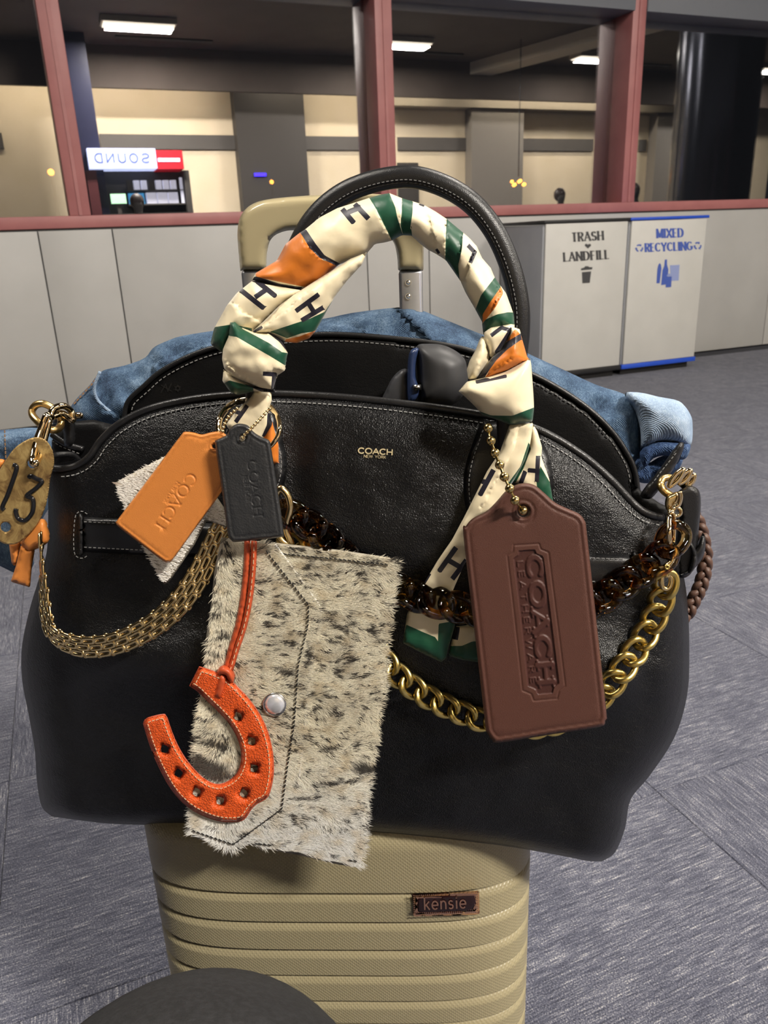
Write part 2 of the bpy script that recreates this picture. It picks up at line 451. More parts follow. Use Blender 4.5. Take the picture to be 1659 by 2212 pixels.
# carpet: tiles carry a ribbed, flecked weave that follows each tile's own direction
def carpet_mat():
    t = NT('blue_grey_carpet'); oi = t.n('ShaderNodeObjectInfo')
    c = t.co(scale=(1, 1, 1)); a = t.noise(t.co(scale=(420, 26, 60)), 1.0, 2, .6); bnoise = t.noise(c, 420, 1); big = t.noise(c, 9, 1)
    st = t.noise(t.co(scale=(170, 7, 10)), 1.0, 1, .7)
    k = t.math('ADD', t.math('MULTIPLY', a, .4), t.math('ADD', t.math('MULTIPLY', bnoise, .42), t.math('MULTIPLY', st, .18)))
    k = t.math('ADD', k, t.math('MULTIPLY', t.math('SUBTRACT', big, .5), .07))
    k = t.math('ADD', k, t.math('MULTIPLY', t.math('SUBTRACT', oi.outputs['Random'], .5), .012))
    t.l(t.ramp(k, [(.36, srgb(46, 48, 61)), (.5, srgb(80, 82, 96)), (.58, srgb(114, 115, 126)), (.70, srgb(190, 188, 186))]), t.b.inputs['Base Color'])
    t.b.inputs['Roughness'].default_value = .95; t.b.inputs['Specular IOR Level'].default_value = .15
    t.b.inputs['Sheen Weight'].default_value = .12
    t.bump(k, .004); return t.m
M['carpet'] = carpet_mat()
M['carpet_edge'] = pm('carpet_backing', srgb(40, 41, 50), .9)
M['panel'] = noisy('grey_white_wall_panel', srgb(176, 175, 173), srgb(182, 181, 179), 3, .45)
M['seam'] = pm('dark_panel_joint', srgb(96, 96, 98), .7)
M['mauve'] = noisy('mauve_painted_metal', srgb(166, 106, 106), srgb(174, 113, 112), 8, .42)
M['header'] = pm('slate_header_panel', srgb(118, 122, 130), .5)
M['black_trim'] = pm('black_plastic_trim', srgb(34, 34, 36), .45)
M['blue_trim'] = pm('blue_plastic_trim', srgb(38, 78, 190), .4)
M['bin_side'] = noisy('grey_bin_side', srgb(150, 153, 160), srgb(156, 158, 164), 6, .5)
M['bin_front'] = noisy('white_bin_door', srgb(190, 189, 185), srgb(195, 194, 190), 5, .45)
M['ink_black'] = pm('charcoal_print', srgb(62, 62, 64), .6)
M['ink_blue'] = pm('blue_print', srgb(64, 88, 168), .6)
M['ink_pale'] = pm('pale_blue_print', srgb(140, 152, 196), .6)
def glass_mat():
    t = NT('night_window_glass'); t.t.nodes.remove(t.b)
    g = t.n('ShaderNodeBsdfGlossy'); g.inputs['Roughness'].default_value = 0.0; g.inputs['Color'].default_value = (.97, .97, 1, 1)
    tr = t.n('ShaderNodeBsdfTransparent'); mx = t.n('ShaderNodeMixShader'); mx.inputs[0].default_value = .45
    t.l(tr.outputs[0], mx.inputs[1]); t.l(g.outputs[0], mx.inputs[2]); t.l(mx.outputs[0], t.out.inputs[0]); return t.m
M['glass'] = glass_mat()
M['beige'] = noisy('beige_plaster', srgb(222, 206, 176), srgb(228, 212, 184), 2, .7)
M['dark_band'] = pm('dark_grey_band', srgb(84, 80, 76), .6)
M['pilaster'] = pm('grey_pilaster', srgb(128, 122, 114), .6)
M['charcoal'] = pm('charcoal_laminate', srgb(60, 56, 52), .6)
M['ceiling'] = noisy('dark_ceiling', srgb(66, 57, 50), srgb(72, 63, 56), 2, .8)
M['crown'] = pm('pale_cornice', srgb(170, 160, 142), .7)
M['lamp'] = emis('lamp_tube', (1, .92, .78, 1), 14)
M['lamp_soft'] = emis('lamp_diffuser', (1, .9, .72, 1), 1.6)
M['column_metal'] = pm('dark_polished_column', srgb(60, 62, 70), .18, .8)
M['navy_col'] = pm('navy_column_cladding', srgb(20, 22, 44), .35)
M['black'] = pm('black_plastic', (.008, .008, .009, 1), .5)
M['sign_white'] = emis('lit_sign_face', srgb(205, 215, 255), 1.5)
M['sign_ink'] = pm('pale_blue_sign_letter', srgb(96, 112, 176), .5)
M['sign_red'] = emis('lit_red_sign', srgb(170, 14, 32), .55)
M['sign_text'] = emis('lit_white_letter', srgb(235, 225, 255), 1.8)
M['screen'] = emis('green_white_screen', srgb(170, 230, 180), 1.3)
M['pack'] = emis('lit_white_pack', srgb(210, 210, 225), .7)  # own glow makes the shelf packs look lit
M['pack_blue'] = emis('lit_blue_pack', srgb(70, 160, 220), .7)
M['maroon'] = pm('maroon_kiosk_side', srgb(70, 22, 26), .5)
M['street'] = emis('street_lamp_glow', srgb(255, 150, 50), 12)
M['blue_led'] = emis('blue_led', srgb(60, 40, 255), 3)

for _k in ('sign_white', 'sign_red', 'sign_text', 'screen', 'pack', 'pack_blue', 'street', 'blue_led', 'lamp_soft'): M[_k].cycles.emission_sampling = 'NONE'

# ------------------------------------------------------------------ the setting
def struct(o): o['kind'] = 'structure'; return o
SILL_B = np.mean([on_wall(x, y)[1] for x, y in ((160, 493), (420, 478), (1355, 460), (1600, 453))])
SILL_T = np.mean([on_wall(x, y)[1] for x, y in ((300, 461), (1200, 442), (1500, 433))])
HEAD_B = np.mean([on_wall(x, y)[1] for x, y in ((1100, 5), (1500, 30))])

# floor with carpet tiles laid square to the window wall
fl = thing('floor', 'blue grey carpet tile floor of the waiting hall', None, (0, 0, 0), kind='structure')
mesh('subfloor', [W(-16, -.4, -.012), W(16, -.4, -.012), W(16, 13, -.012), W(-16, 13, -.012)], [(0, 3, 2, 1)], M['carpet_edge'], fl, smooth=False)
TS = .60; g_ = .0010
sm = floor_at(1550, 1825); s_seam = float((sm - W0) @ E1); d_seam = float((floor_at(180, 2156) - W0) @ EM)
hw = TS / 2 - g_ / 2
tv = []
for x, y, z in ((-hw, -hw, -.008), (hw, -hw, -.008), (hw, hw, -.008), (-hw, hw, -.008), (-hw, -hw, -.0012), (hw, -hw, -.0012), (hw, hw, -.0012), (-hw, hw, -.0012), (-hw + .0012, -hw + .0012, 0), (hw - .0012, -hw + .0012, 0), (hw - .0012, hw - .0012, 0), (-hw + .0012, hw - .0012, 0)):
    tv.append((x, y, z))
tme = bpy.data.meshes.new('carpet_tile')
tme.from_pydata(tv, [], [(0, 1, 5, 4), (1, 2, 6, 5), (2, 3, 7, 6), (3, 0, 4, 7), (4, 5, 9, 8), (5, 6, 10, 9), (6, 7, 11, 10), (7, 4, 8, 11), (8, 9, 10, 11)]); tme.materials.append(M['carpet'])
cnt = 0; rest = []
for i in range(-14, 16):
    for j in range(-9, 12):
        s = s_seam + (i + .5) * TS; d = d_seam + (j + .5) * TS
        if d < TS * .3 or d > 12.5 or abs(s) > 9: continue
        p = W(s, d, 0); dx, dy = p[0], p[1]
        a = (random.randrange(4)) * 90
        vis = dy > .25 and abs(dx) < dy * .62 + .5
        if vis and cnt < 300:
            o = bpy.data.objects.new('carpet_tile', tme); link(o, fl); cnt += 1
            o.location = p; o.rotation_euler = (0, 0, TH + math.radians(90 if (i + j) % 2 else 0) + (PI if a % 180 else 0))
        else: rest.append((s, d))
V, F = [], []
for s, d in rest:
    k = len(V); V += [W(s - hw, d - hw, 0), W(s + hw, d - hw, 0), W(s + hw, d + hw, 0), W(s - hw, d + hw, 0)]; F.append((k, k + 3, k + 2, k + 1))
mesh('carpet_tile_field', V, F, M['carpet'], fl, smooth=False, kind='stuff')

# low panelled wall under the windows
wl = thing('wall_window', 'pale grey panelled low wall under the night windows', None, W(0, -.2, 0), kind='structure')
box_obj('wall_core', wbox(-12, 12, -.5, -.018, 0, SILL_B - .004), M['seam'], wl)
seams = sorted([on_wall(102, 620)[0], on_wall(260, 620)[0], on_wall(795, 600)[0], on_wall(928, 600)[0], on_wall(1652, 700)[0]])
sp = seams[2] - seams[0]
seams = [seams[0] - sp * 3, seams[1] - sp * 3, seams[0] - sp * 2, seams[1] - sp * 2, seams[0] - sp, seams[1] - sp] + seams + [seams[4] + .55, seams[4] + 2.2, seams[4] + 2.9, seams[4] + 4.5]
for a, b in zip(seams[:-1], seams[1:]):
    box_obj('wall_panel', wbox(a + .004, b - .004, -.016, 0, .0, SILL_B - .012), M['panel'], wl, bw=.0015)
# window frames
msx = [on_wall(148, 300)[0], on_wall(837, 300)[0] , on_wall(1370, 230)[0]]
mw = on_wall(1385, 200)[0] - on_wall(1357, 200)[0]
mus = [msx[0] - 3 * (msx[1] - msx[0]), msx[0] - 2 * (msx[1] - msx[0]), msx[0] - (msx[1] - msx[0]), msx[0], msx[1], msx[2], msx[2] + (msx[2] - msx[1]), msx[2] + 2 * (msx[2] - msx[1])]
tr = struct(thing('trim_1', 'mauve painted window sill rail and mullions', None, W(0, -.15, SILL_B)))
box_obj('sill_rail', wbox(mus[0] - 2, mus[-1] + 2, GLASS - .05, 0, SILL_B, SILL_T), M['mauve'], tr, bw=.004)
for s in mus:
    box_obj('mullion', wbox(s - mw / 2, s + mw / 2, GLASS - .05, -.002, SILL_T, HEAD_B + .6), M['mauve'], tr, bw=.004)
    box_obj('mullion_lip', wbox(s - mw * .06, s + mw * .10, -.002, .004, SILL_T, HEAD_B + .6), M['mauve'], tr)
hd = struct(thing('trim_2', 'slate grey header band above the windows', None, W(0, -.15, HEAD_B)))
for a, b in zip(mus[:-1], mus[1:]):
    box_obj('header_panel', wbox(a + mw * .5, b - mw * .42, GLASS - .05, .01, HEAD_B, CEIL), M['header'], hd, bw=.003)
for k, (a, b) in enumerate(zip(mus[:-1], mus[1:])):
    w_ = struct(thing('window_%d' % (k + 1), 'tall dark night window pane mirroring the hall', None, W((a + b) / 2, GLASS, SILL_T)))
    box_obj('pane', wbox(a + mw / 2, b - mw / 2, GLASS - .012, GLASS, SILL_T, HEAD_B + .02), M['glass'], w_)

# the hall behind the photographer, seen mirrored in the panes
QB = 11.0
ce = struct(mesh('ceiling', [W(-16, -.3, CEIL), W(16, -.3, CEIL), W(16, QB, CEIL), W(-16, QB, CEIL)], [(0, 1, 2, 3)], M['ceiling'], None, smooth=False)); ce['label'] = 'dark brown flat ceiling of the hall'
wb = struct(thing('wall_back', 'beige back wall of the hall mirrored in the windows', None, W(0, QB, 0)))
box_obj('wall_face', wbox(-16, 16, QB, QB + .2, 0, CEIL), M['beige'], wb)
def zq(px, py, q): return mirrored(px, py, q)[1]
def sq(px, py, q): return mirrored(px, py, q)[0]
zb0, zb1 = zq(900, 325, QB), zq(900, 297, QB)
for a, b in ((215, 508), (655, 790), (858, 1005), (1115, 1280), (1380, 1395)):
    box_obj('dark_band', wbox(sq(a, 300, QB), sq(b, 300, QB), QB - .05, QB, zb0, zb1), M['dark_band'], wb)
box_obj('dark_band', wbox(sq(1610, 300, QB), 15, QB - .05, QB, zb0, zb1), M['dark_band'], wb)
box_obj('dark_band', wbox(-15, sq(0, 270, QB), QB - .05, QB, zb0, zb1), M['dark_band'], wb)
for a, b, m in ((510, 655, 'charcoal'), (1005, 1115, 'pilaster'), (1397, 1470, 'pilaster')):
    box_obj('pilaster', wbox(sq(a, 350, QB), sq(b, 350, QB), QB - .3, QB, 0, CEIL - .1), M[m], wb)
box_obj('cornice', wbox(sq(830, 230, QB), 15, QB - .35, QB, zq(950, 236, QB), zq(950, 214, QB)), M['crown'], wb)
dr = box_obj('door_1', wbox(sq(858, 380, QB), sq(902, 380, QB), QB - .06, QB - .005, 0, zq(880, 352, QB)), M['charcoal']); dr['kind'] = 'structure'
# bulkheads that break the ceiling
s0, q0 = mirrored_z(560, 195, CEIL - .2); s1, q1 = mirrored_z(450, 250, CEIL - .2)
sb, qb_ = mirrored_z(1280, 70, CEIL - .02)
so, qo = mirrored_z(920, 172, CEIL - .02)
dv = np.array([sb - so, qb_ - qo]); dv /= np.linalg.norm(dv); nv = np.array([-dv[1], dv[0]])
Q = [np.array([so, qo]) - nv * .25, np.array([sb, qb_]) + dv * 2 - nv * .25, np.array([sb, qb_]) + dv * 2 + nv * .25, np.array([so, qo]) + nv * .25]
o = box_obj('trim_4', [W(a, b, CEIL - .22) for a, b in Q] + [W(a, b, CEIL - .001) for a, b in Q], M['crown']); struct(o); o['label'] = 'pale slanting ceiling beam of the hall'
VZ = zq(950, 212, QB - 1.0)
bv = struct(box_obj('trim_5', wbox(-16, 16, QB - 1.05, QB - .95, VZ, CEIL - .001), M['ceiling'])); bv['label'] = 'dark valance hiding the wall washers before the back wall'
for _s in (-3.6, .2, 4.0, 7.8):                # casings added at the ceiling around the unseen fill lights
    box_obj('fill_casing', wbox(_s - .82, _s + .82, 3.78, 4.22, CEIL - .15, CEIL - .002), M['crown'], ce)
for _s in (-6, -1, 4, 9):
    box_obj('wall_washer', wbox(_s - 2.0, _s + 2.0, QB - .82, QB - .68, CEIL - .045, CEIL - .002), M['crown'], wb)
# troffers over the seats: a row parallel to the windows
LAMP = []
for (x0, y0, x1, y1, lab, pw) in ((240, 56, 358, 60, 'long bright ceiling lamp mirrored at the upper left', 560), (800, 96, 925, 99, 'bright ceiling lamp mirrored beside the middle mullion', 260), (1245, 128, 1345, 131, 'small bright ceiling lamp mirrored left of the third mullion', 100), (1632, 152, 1720, 156, 'bright ceiling lamp mirrored right of the round column', 120)):
    a = mirrored_z(x0, y0, CEIL - .1); b = mirrored_z(x1, y1, CEIL - .1); q = (a[1] + b[1]) / 2; c = (a[0] + b[0]) / 2; h = max(.5, abs(b[0] - a[0]) / 2)
    LQ = q if not LAMP else max(LQ, q); LAMP.append(q)
    t_ = thing('ceiling_lamp', lab, 'ceiling lamp', W(c, q, CEIL - .1), group='row of ceiling lamps over the seats')
    box_obj('lamp_housing', wbox(c - h - .06, c + h + .06, q - .2, q + .2, CEIL - .08, CEIL - .002), M['crown'], t_)
    box_obj('diffuser', wbox(c - h - .03, c + h + .03, q - .17, q + .17, CEIL - .10, CEIL - .08), M['lamp_soft'], t_)
    box_obj('tube', wbox(c - h, c + h, q - .05, q + .05, CEIL - .13, CEIL - .10), M['lamp'], t_)
    area('lamp_light', c, q, CEIL - .135, 2 * h, .3, pw)
# hanging flight displays, backs dark
for (x0, x1, y1, lab) in ((247, 457, 62, 'black hanging display mirrored at the upper left'), (850, 1002, 97, 'black hanging display mirrored beside the middle mullion'), (1386, 1452, 128, 'black hanging display mirrored right of the third mullion')):
    q = LQ + .35; z1 = zq((x0 + x1) / 2, y1, q)
    box_obj('hanging_display', wbox(sq(x0, y1, q), sq(x1, y1, q), q, q + .15, z1, CEIL - .02), M['black'], None, label=lab, cat='display')
# round column and navy column
c_, _z = mirrored(1541, 300, 3.2); r_ = (sq(1612, 300, 3.2) - sq(1470, 300, 3.2)) / 2 * .93
th = np.arange(48) * 2 * PI / 48
V = [W(c_ + r_ * math.cos(a), 3.2 + r_ * math.sin(a), 0) for a in th] + [W(c_ + r_ * math.cos(a), 3.2 + r_ * math.sin(a), CEIL - .002) for a in th]
F = [(i, (i + 1) % 48, 48 + (i + 1) % 48, 48 + i) for i in range(48)]
fixn(mesh('round_column', V, F, M['column_metal'], None, label='dark polished round column mirrored at the right', cat='column'))
q = 9.2
box_obj('square_column', wbox(sq(150, 300, q), sq(214, 300, q), q, q + .6, 0, CEIL - .002), M['navy_col'], None, label='dark navy square column mirrored behind the kiosk sign', cat='column')
# kiosk with a lit sign
q = 9.0; kx = lambda x: sq(x, 400, q); kz = lambda y, x=290: zq(x, y, q)
ks = thing('shop_kiosk', 'small shop kiosk with a lit white and red sign', 'kiosk', W(kx(300), q, 0))
box_obj('kiosk_back', wbox(kx(190), kx(408), q + .5, q + .6, 0, kz(324)), M['charcoal'], ks)
box_obj('kiosk_side', wbox(kx(190), kx(212), q + .02, q + .6, 0, kz(368)), M['maroon'], ks)
box_obj('kiosk_side', wbox(kx(400), kx(412), q + .02, q + .6, 0, kz(368)), M['charcoal'], ks)
sg = box_obj('sign_box', wbox(kx(199), kx(344), q - .05, q + .5, kz(364), kz(321)), M['sign_white'], ks)
box_obj('sign_box', wbox(kx(344.5), kx(401), q - .05, q + .5, kz(366), kz(325)), M['sign_red'], ks)
st, wd_ = strokes('SOUND', .06, gap=.35)
V, F = [], []
def wall_text(name, text, s0, s1, z0, z1, d, mat, parent, hv=.08, flip=True, **kk):
    """Lettering on a plane facing the window wall (flip) or facing the room."""
    st, wd_ = strokes(text, hv, **kk); V, F = [], []
    for x0, y0, x1, y1, hw_ in st:
        X = lambda x: (s1 + (s0 - s1) * x / wd_) if flip else (s0 + (s1 - s0) * x / wd_)
        Z = lambda y: z0 + (z1 - z0) * y
        a = np.array([X(x0), Z(y0)]); b = np.array([X(x1), Z(y1)]); t = b - a; l = np.linalg.norm(t); t = t / l if l > 1e-9 else np.array([1, 0]); nn = np.array([-t[1], t[0]]); hh_ = hw_ * (z1 - z0)
        a = a - t * hh_ * .5; b = b + t * hh_ * .5; k = len(V)
        for dd in (d, d + (-.004 if flip else .002)):
            V += [W(p[0], dd, p[1]) for p in (a + nn * hh_, b + nn * hh_, b - nn * hh_, a - nn * hh_)]
        F += [tuple(j + k for j in f) for f in BOXF]
    return fixn(mesh(name, V, F, mat, parent, smooth=False))
for _k, _c in enumerate('DNUOS'): wall_text('sign_letter', _c, kx(212 + _k * 25), kx(230 + _k * 25), kz(352), kz(332), q - .051, M['sign_ink'], sg, .08)
box_obj('sign_caption', wbox(kx(347), kx(394), q - .056, q - .051, kz(350), kz(342)), M['sign_text'], ks)
box_obj('shelf_board', wbox(kx(274), kx(398), q + .1, q + .5, kz(412), kz(409)), M['charcoal'], ks)
box_obj('shelf_board', wbox(kx(274), kx(398), q + .1, q + .5, kz(443), kz(440)), M['charcoal'], ks)
for k in range(7): box_obj('product_pack', wbox(kx(276 + k * 16), kx(288 + k * 16), q + .15, q + .3, kz(409), kz(388)), M['pack' if k not in (0, 3) else 'charcoal'], ks)
for k in range(2): box_obj('product_pack', wbox(kx(277 + k * 18), kx(293 + k * 18), q + .15, q + .3, kz(440), kz(416)), M['pack_blue'], ks)
for k in range(3): box_obj('product_pack', wbox(kx(316 + k * 24), kx(337 + k * 24), q + .15, q + .3, kz(440), kz(415)), M['pack'], ks)
box_obj('light_strip', wbox(kx(391), kx(397), q + .1, q + .15, kz(440), kz(383)), M['pack'], ks)
mo = thing('monitor', 'small pale green glowing screen inside the kiosk', 'screen', W(kx(250), q, kz(455)))
box_obj('screen_face', wbox(kx(234), kx(267), q - .12, q - .09, kz(440), kz(419)), M['screen'], mo)
box_obj('stand', wbox(kx(246), kx(254), q - .1, q - .08, kz(462), kz(440)), M['charcoal'], mo)
box_obj('kiosk_counter', wbox(kx(212), kx(400), q - .2, q + .1, 0, kz(462)), M['charcoal'], ks)
# lights in the night outside
for (px, py, r, lab, mt) in ((110, 372, .05, 'orange street lamp glowing outside the leftmost pane', 'street'), (587, 393, .035, 'tiny orange lamp glowing outside the second pane', 'street')):
    s_, z_ = on_wall(px, py, -9.0)
    t_ = thing('street_lamp', lab, 'street lamp', W(s_, -9.0, 0))
    tube('pole', [W(s_, -9.0, 0), W(s_, -9.0, z_ - r)], .03, M['black'], t_)
    V, F = ball_geo(W(s_, -9, z_), r); mesh('lamp_globe', V, F, M['street'], t_)
s_, z_ = mirrored(1120, 394, 8.0)
cl = thing('hanging_lamp', 'cluster of warm orange bulbs mirrored right of the handle', 'lamp', W(s_, 8, z_))
tube('stem', [W(s_, 8.0, z_ + .1), W(s_, 8.0, CEIL - .002)], .008, M['black'], cl)
for k in range(7):
    a = k * 2 * PI / 7; V, F = ball_geo(W(s_ + .12 * math.cos(a), 8 + .12 * math.sin(a), z_ + (.02 if k % 2 else -.04)), .03, 8, 6); mesh('bulb', V, F, M['street'], cl)
s_, z_ = mirrored(563, 377, QB - .35)
box_obj('led_strip', wbox(s_ - .12, s_ + .12, QB - .34, QB - .31, z_ - .03, z_ + .03), M['blue_led'], None, label='short glowing blue light on the dark pilaster', cat='light')
# wall washers along the cornice light the back wall
for s in (-6, -1, 4, 9):
    area('wall_washer', s, QB - .75, CEIL - .05, 4.0, .12, 85, (1, .88, .68))

# ------------------------------------------------------------------ recycling bins
def bin_unit(name, label, px0, px1, front, trim, flo=0.0):
    pa = floor_at(*px0); pb = floor_at(*px1)
    s0 = float((pa - W0) @ E1); s1 = float((pb - W0) @ E1)
    return s0, s1
dbin = float((floor_at(1340, 812) - W0) @ EM)
BPL = Plane(W(0, dbin, 0), EM)
def bs(px, py): p = BPL(px, py); return float((p - W0) @ E1), float(p[2])
ztop = bs(1300, 472)[1]; zface = bs(1270, 481)[1]
def make_bin(sx0, sx1, label, trim, ink, side):
    b = thing('recycling_bin', label, 'bin', W((sx0 + sx1) / 2, dbin - .28, 0), group='bins by the window wall')
    box_obj('cabinet', wbox(sx0, sx1, max(dbin - .58, .02), dbin - .02, .05, ztop - .03), M[side], b, bw=.004)
    box_obj('plinth', wbox(sx0 + .03, sx1 - .03, dbin - .54, dbin - .05, 0, .05), M['black_trim'], b)
    box_obj('door', wbox(sx0 + .012, sx1 - .012, dbin - .02, dbin, .085, zface), M['bin_front'], b, bw=.003)
    box_obj('top_trim', wbox(sx0 - .005, sx1 + .005, max(dbin - .58, .02), dbin + .006, zface + .004, ztop), M[trim], b, bw=.003)
    box_obj('bottom_trim', wbox(sx0, sx1, dbin - .03, dbin + .004, .05, .083), M[trim], b, bw=.002)
    return b
s_l, s_m, s_r = bs(1172, 640)[0], bs(1351, 640)[0], bs(1514, 640)[0]
b1 = make_bin(s_l, s_m - .006, 'white front bin with charcoal TRASH LANDFILL lettering and black trim', 'black_trim', 'ink_black', 'bin_side')
b2 = make_bin(s_m + .006, s_r, 'white front bin with blue MIXED RECYCLING lettering and blue trim', 'blue_trim', 'ink_blue', 'bin_side')
def bt(text, xa, ya, xb, yb, cap, mat, par, hv=.13):
    st, w_ = strokes(text, hv, .045, serif=.16, gap=.2, sh=.05); print_strokes('lettering', lay(st, w_, (xa, ya), (xb - xa, yb - ya), cap), BPL, .0002, .001, mat, par)
bt('TRASH', 1236, 522, 1304, 518, 19, M['ink_black'], b1)
bt('LANDFILL', 1218, 565, 1316, 559, 19, M['ink_black'], b1)
bt('MIXED', 1419, 514, 1476, 512, 19, M['ink_blue'], b2)
bt('RECYCLING', 1394, 544, 1496, 540, 18, M['ink_blue'], b2)
def decal(name, polys, mat, par, off=.0002):
    for p in polys:
        P = np.array(p, float); V = list(BPL.many(P, np.full(len(P), off))) + list(BPL.many(P, np.full(len(P), off + .001))); n = len(P)
        F = [tuple(range(n))[::-1], tuple(range(n, 2 * n))] + [(i, (i + 1) % n, n + (i + 1) % n, n + i) for i in range(n)]
        fixn(mesh(name, V, F, mat, par, smooth=False))
hrt = [(1270 + 7 * 16 * math.sin(t) ** 3 / 16, 531 - 6 * (13 * math.cos(t) - 5 * math.cos(2 * t) - 2 * math.cos(3 * t) - math.cos(4 * t)) / 16) for t in np.linspace(0, 2 * PI, 20)[:-1]]
decal('heart_mark', [hrt], M['ink_black'], b1)
decal('bin_mark', [[(1255, 580), (1262, 578), (1264, 575), (1271, 575), (1273, 577), (1280, 577), (1279, 582), (1255, 584)], [(1257, 588), (1277, 586), (1274, 611), (1258, 612)]], M['ink_black'], b1)
decal('bottle_mark', [[(1422, 573), (1425, 568), (1428, 572), (1429, 580), (1425, 612), (1418, 612), (1420, 582)], [(1436, 561), (1441, 560), (1441, 572), (1444, 582), (1441, 614), (1428, 616), (1431, 584), (1435, 574)]], M['ink_blue'], b2)
decal('paper_mark', [[(1447, 573), (1468, 572), (1466, 606), (1449, 607)]], M['ink_pale'], b2)
decal('jar_mark', [[(1439, 598), (1451, 597), (1450, 620), (1438, 621)]], M['ink_blue'], b2, .0014)
decal('jar_mark', [[(1441, 594), (1445, 590), (1449, 593), (1450, 596), (1440, 597)]], M['ink_pale'], b2, .0014)
def recyc(cx, cy, r):
    out = []
    for k in range(3):
        a = math.radians(-90 + 120 * k)
        pts = [(cx + r * math.cos(a + da) * f_, cy + r * math.sin(a + da) * f_) for da, f_ in ((-.78, 1.0), (-.4, 1.0), (0, 1.0), (.35, 1.0), (.40, 1.22), (.78, .78), (.30, .40), (.33, .62), (0, .62), (-.4, .62), (-.78, .62))]
        out.append(pts)
    return out
decal('recycling_mark', recyc(1381, 536, 8.5), M['ink_blue'], b2); decal('recycling_mark', recyc(1507, 531, 8.5), M['ink_blue'], b2)
# ------------------------------------------------------------------ suitcase
SC.cycles.max_bounces = 5; SC.cycles.diffuse_bounces = 2; SC.cycles.glossy_bounces = 2; SC.cycles.transmission_bounces = 4; SC.cycles.transparent_max_bounces = 3; SC.cycles.adaptive_threshold = .045; SC.cycles.adaptive_min_samples = 16; SC.cycles.sample_clamp_indirect = 4.0
SC.cycles.caustics_reflective = False; SC.cycles.caustics_refractive = False
def shell_mat():
    t = NT('khaki_polycarbonate'); c = t.co(scale=(1, 1, 1), rot=(0, math.radians(45), 0)); t.b.inputs['Base Color'].default_value = srgb(152, 142, 112)
    w = t.n('ShaderNodeTexWave'); w.bands_direction = 'X'; w.inputs['Scale'].default_value = 110; w.inputs['Distortion'].default_value = 0; t.l(c, w.inputs[0])
    c2 = t.co(scale=(1, 1, 1), rot=(0, math.radians(-45), 0)); w2 = t.n('ShaderNodeTexWave'); w2.bands_direction = 'X'; w2.inputs['Scale'].default_value = 110; t.l(c2, w2.inputs[0])
    t.b.inputs['Roughness'].default_value = .36
    t.bump(t.math('MULTIPLY', w.outputs['Fac'], w2.outputs['Fac']), .00025); return t.m
M['shell'] = shell_mat()
M['grip'] = pm('khaki_glossy_plastic', srgb(172, 160, 126), .22)
M['alu'] = noisy('satin_aluminium', srgb(176, 178, 184), srgb(188, 190, 196), 40, .3, None, 0, .85)
M['steel'] = pm('steel', (.7, .7, .7, 1), .25, 1.0)
M['rose'] = pm('rose_gold', (.86, .47, .30, 1), .16, 1.0)
M['plum'] = pm('dark_plum_enamel', (.018, .006, .006, 1), .12)
yS = math.radians(3.0)
ES = np.array([math.cos(yS), -math.sin(yS), 0]); NS = np.array([-math.sin(yS), -math.cos(yS), 0])
_r = ray(713, 1850); FS = CAM + _r * (.557 / _r[1])
SA, SB, SP = .1925, .118, 4.6
SCC = np.array([FS[0], FS[1], 0]) - NS * SB
SPL = Plane(FS, NS)
STOP = .556
su = thing('suitcase', 'khaki ribbed hard shell cabin suitcase standing under the black handbag', 'suitcase', SCC)
gz = [SPL(760, y)[2] for y in (1936, 1998, 2058, 2113, 2168, 2216)]
dz = (gz[0] - gz[5]) / 5
while gz[-1] - dz > .10: gz.append(gz[-1] - dz)
zs = []
z = .055
zlist = list(np.linspace(.055, STOP, 330)) + [g + k * .0012 for g in gz for k in range(-7, 8)]
zlist = sorted(set([round(v, 5) for v in zlist if .055 <= v <= STOP]))
def inset_at(z):
    e = 0.0
    for g in gz:
        t = z - g
        if t > 0: e = max(e, .0042 * max(0, 1 - t / .0035) ** 1.2 if t < .0035 else 0)
        else: e = max(e, .0042 * max(0, 1 - (-t) / .0085) ** 1.6)
    return e
NR = 120
ph = np.linspace(0, 2 * PI, NR, endpoint=False)
def sring(z, k, e):
    c, s = np.cos(ph), np.sin(ph); a, b = (SA - e) * k[0], (SB - e) * k[1]
    r = (np.abs(c) ** SP + np.abs(s) ** SP) ** (-1 / SP)
    return [SCC + ES * (a * r[i] * c[i]) + NS * (b * r[i] * s[i]) + np.array([0, 0, z]) for i in range(NR)]
V, F = [], []; rows = 0
def kz_(z):
    t = np.clip((z - (STOP - .03)) / .03, 0, 1); u = np.clip((.085 - z) / .03, 0, 1)
    dd = .03 * (1 - math.sqrt(max(0, 1 - t * t))) + .03 * (1 - math.sqrt(max(0, 1 - u * u)))
    return (1 - dd / SA, 1 - dd / SB)
for z in zlist: V += sring(z, kz_(z), inset_at(z)); rows += 1
for i in range(rows - 1):
    for j in range(NR): F.append((i * NR + j, i * NR + (j + 1) % NR, (i + 1) * NR + (j + 1) % NR, (i + 1) * NR + j))
F.append(tuple(range(NR))[::-1]); F.append(tuple((rows - 1) * NR + j for j in range(NR)))
mesh('shell', V, F, M['shell'], su, sharp=60)
for sx in (-1, 1):
    for sy in (-1, 1):
        c = SCC + ES * sx * .14 + NS * sy * .07
        wv, wf = tube_geo([c + ES * -.012 + np.array([0, 0, .028]), c + ES * .012 + np.array([0, 0, .028])], .028, nseg=20)
        w_ = fixn(mesh('wheel', wv, wf, M['black'], su, sharp=40))
        fixn(mesh('wheel_fork', *tube_geo([c + np.array([0, 0, .03]), c + np.array([0, 0, .06])], .022, nseg=14), M['black_trim'], su, sharp=40))
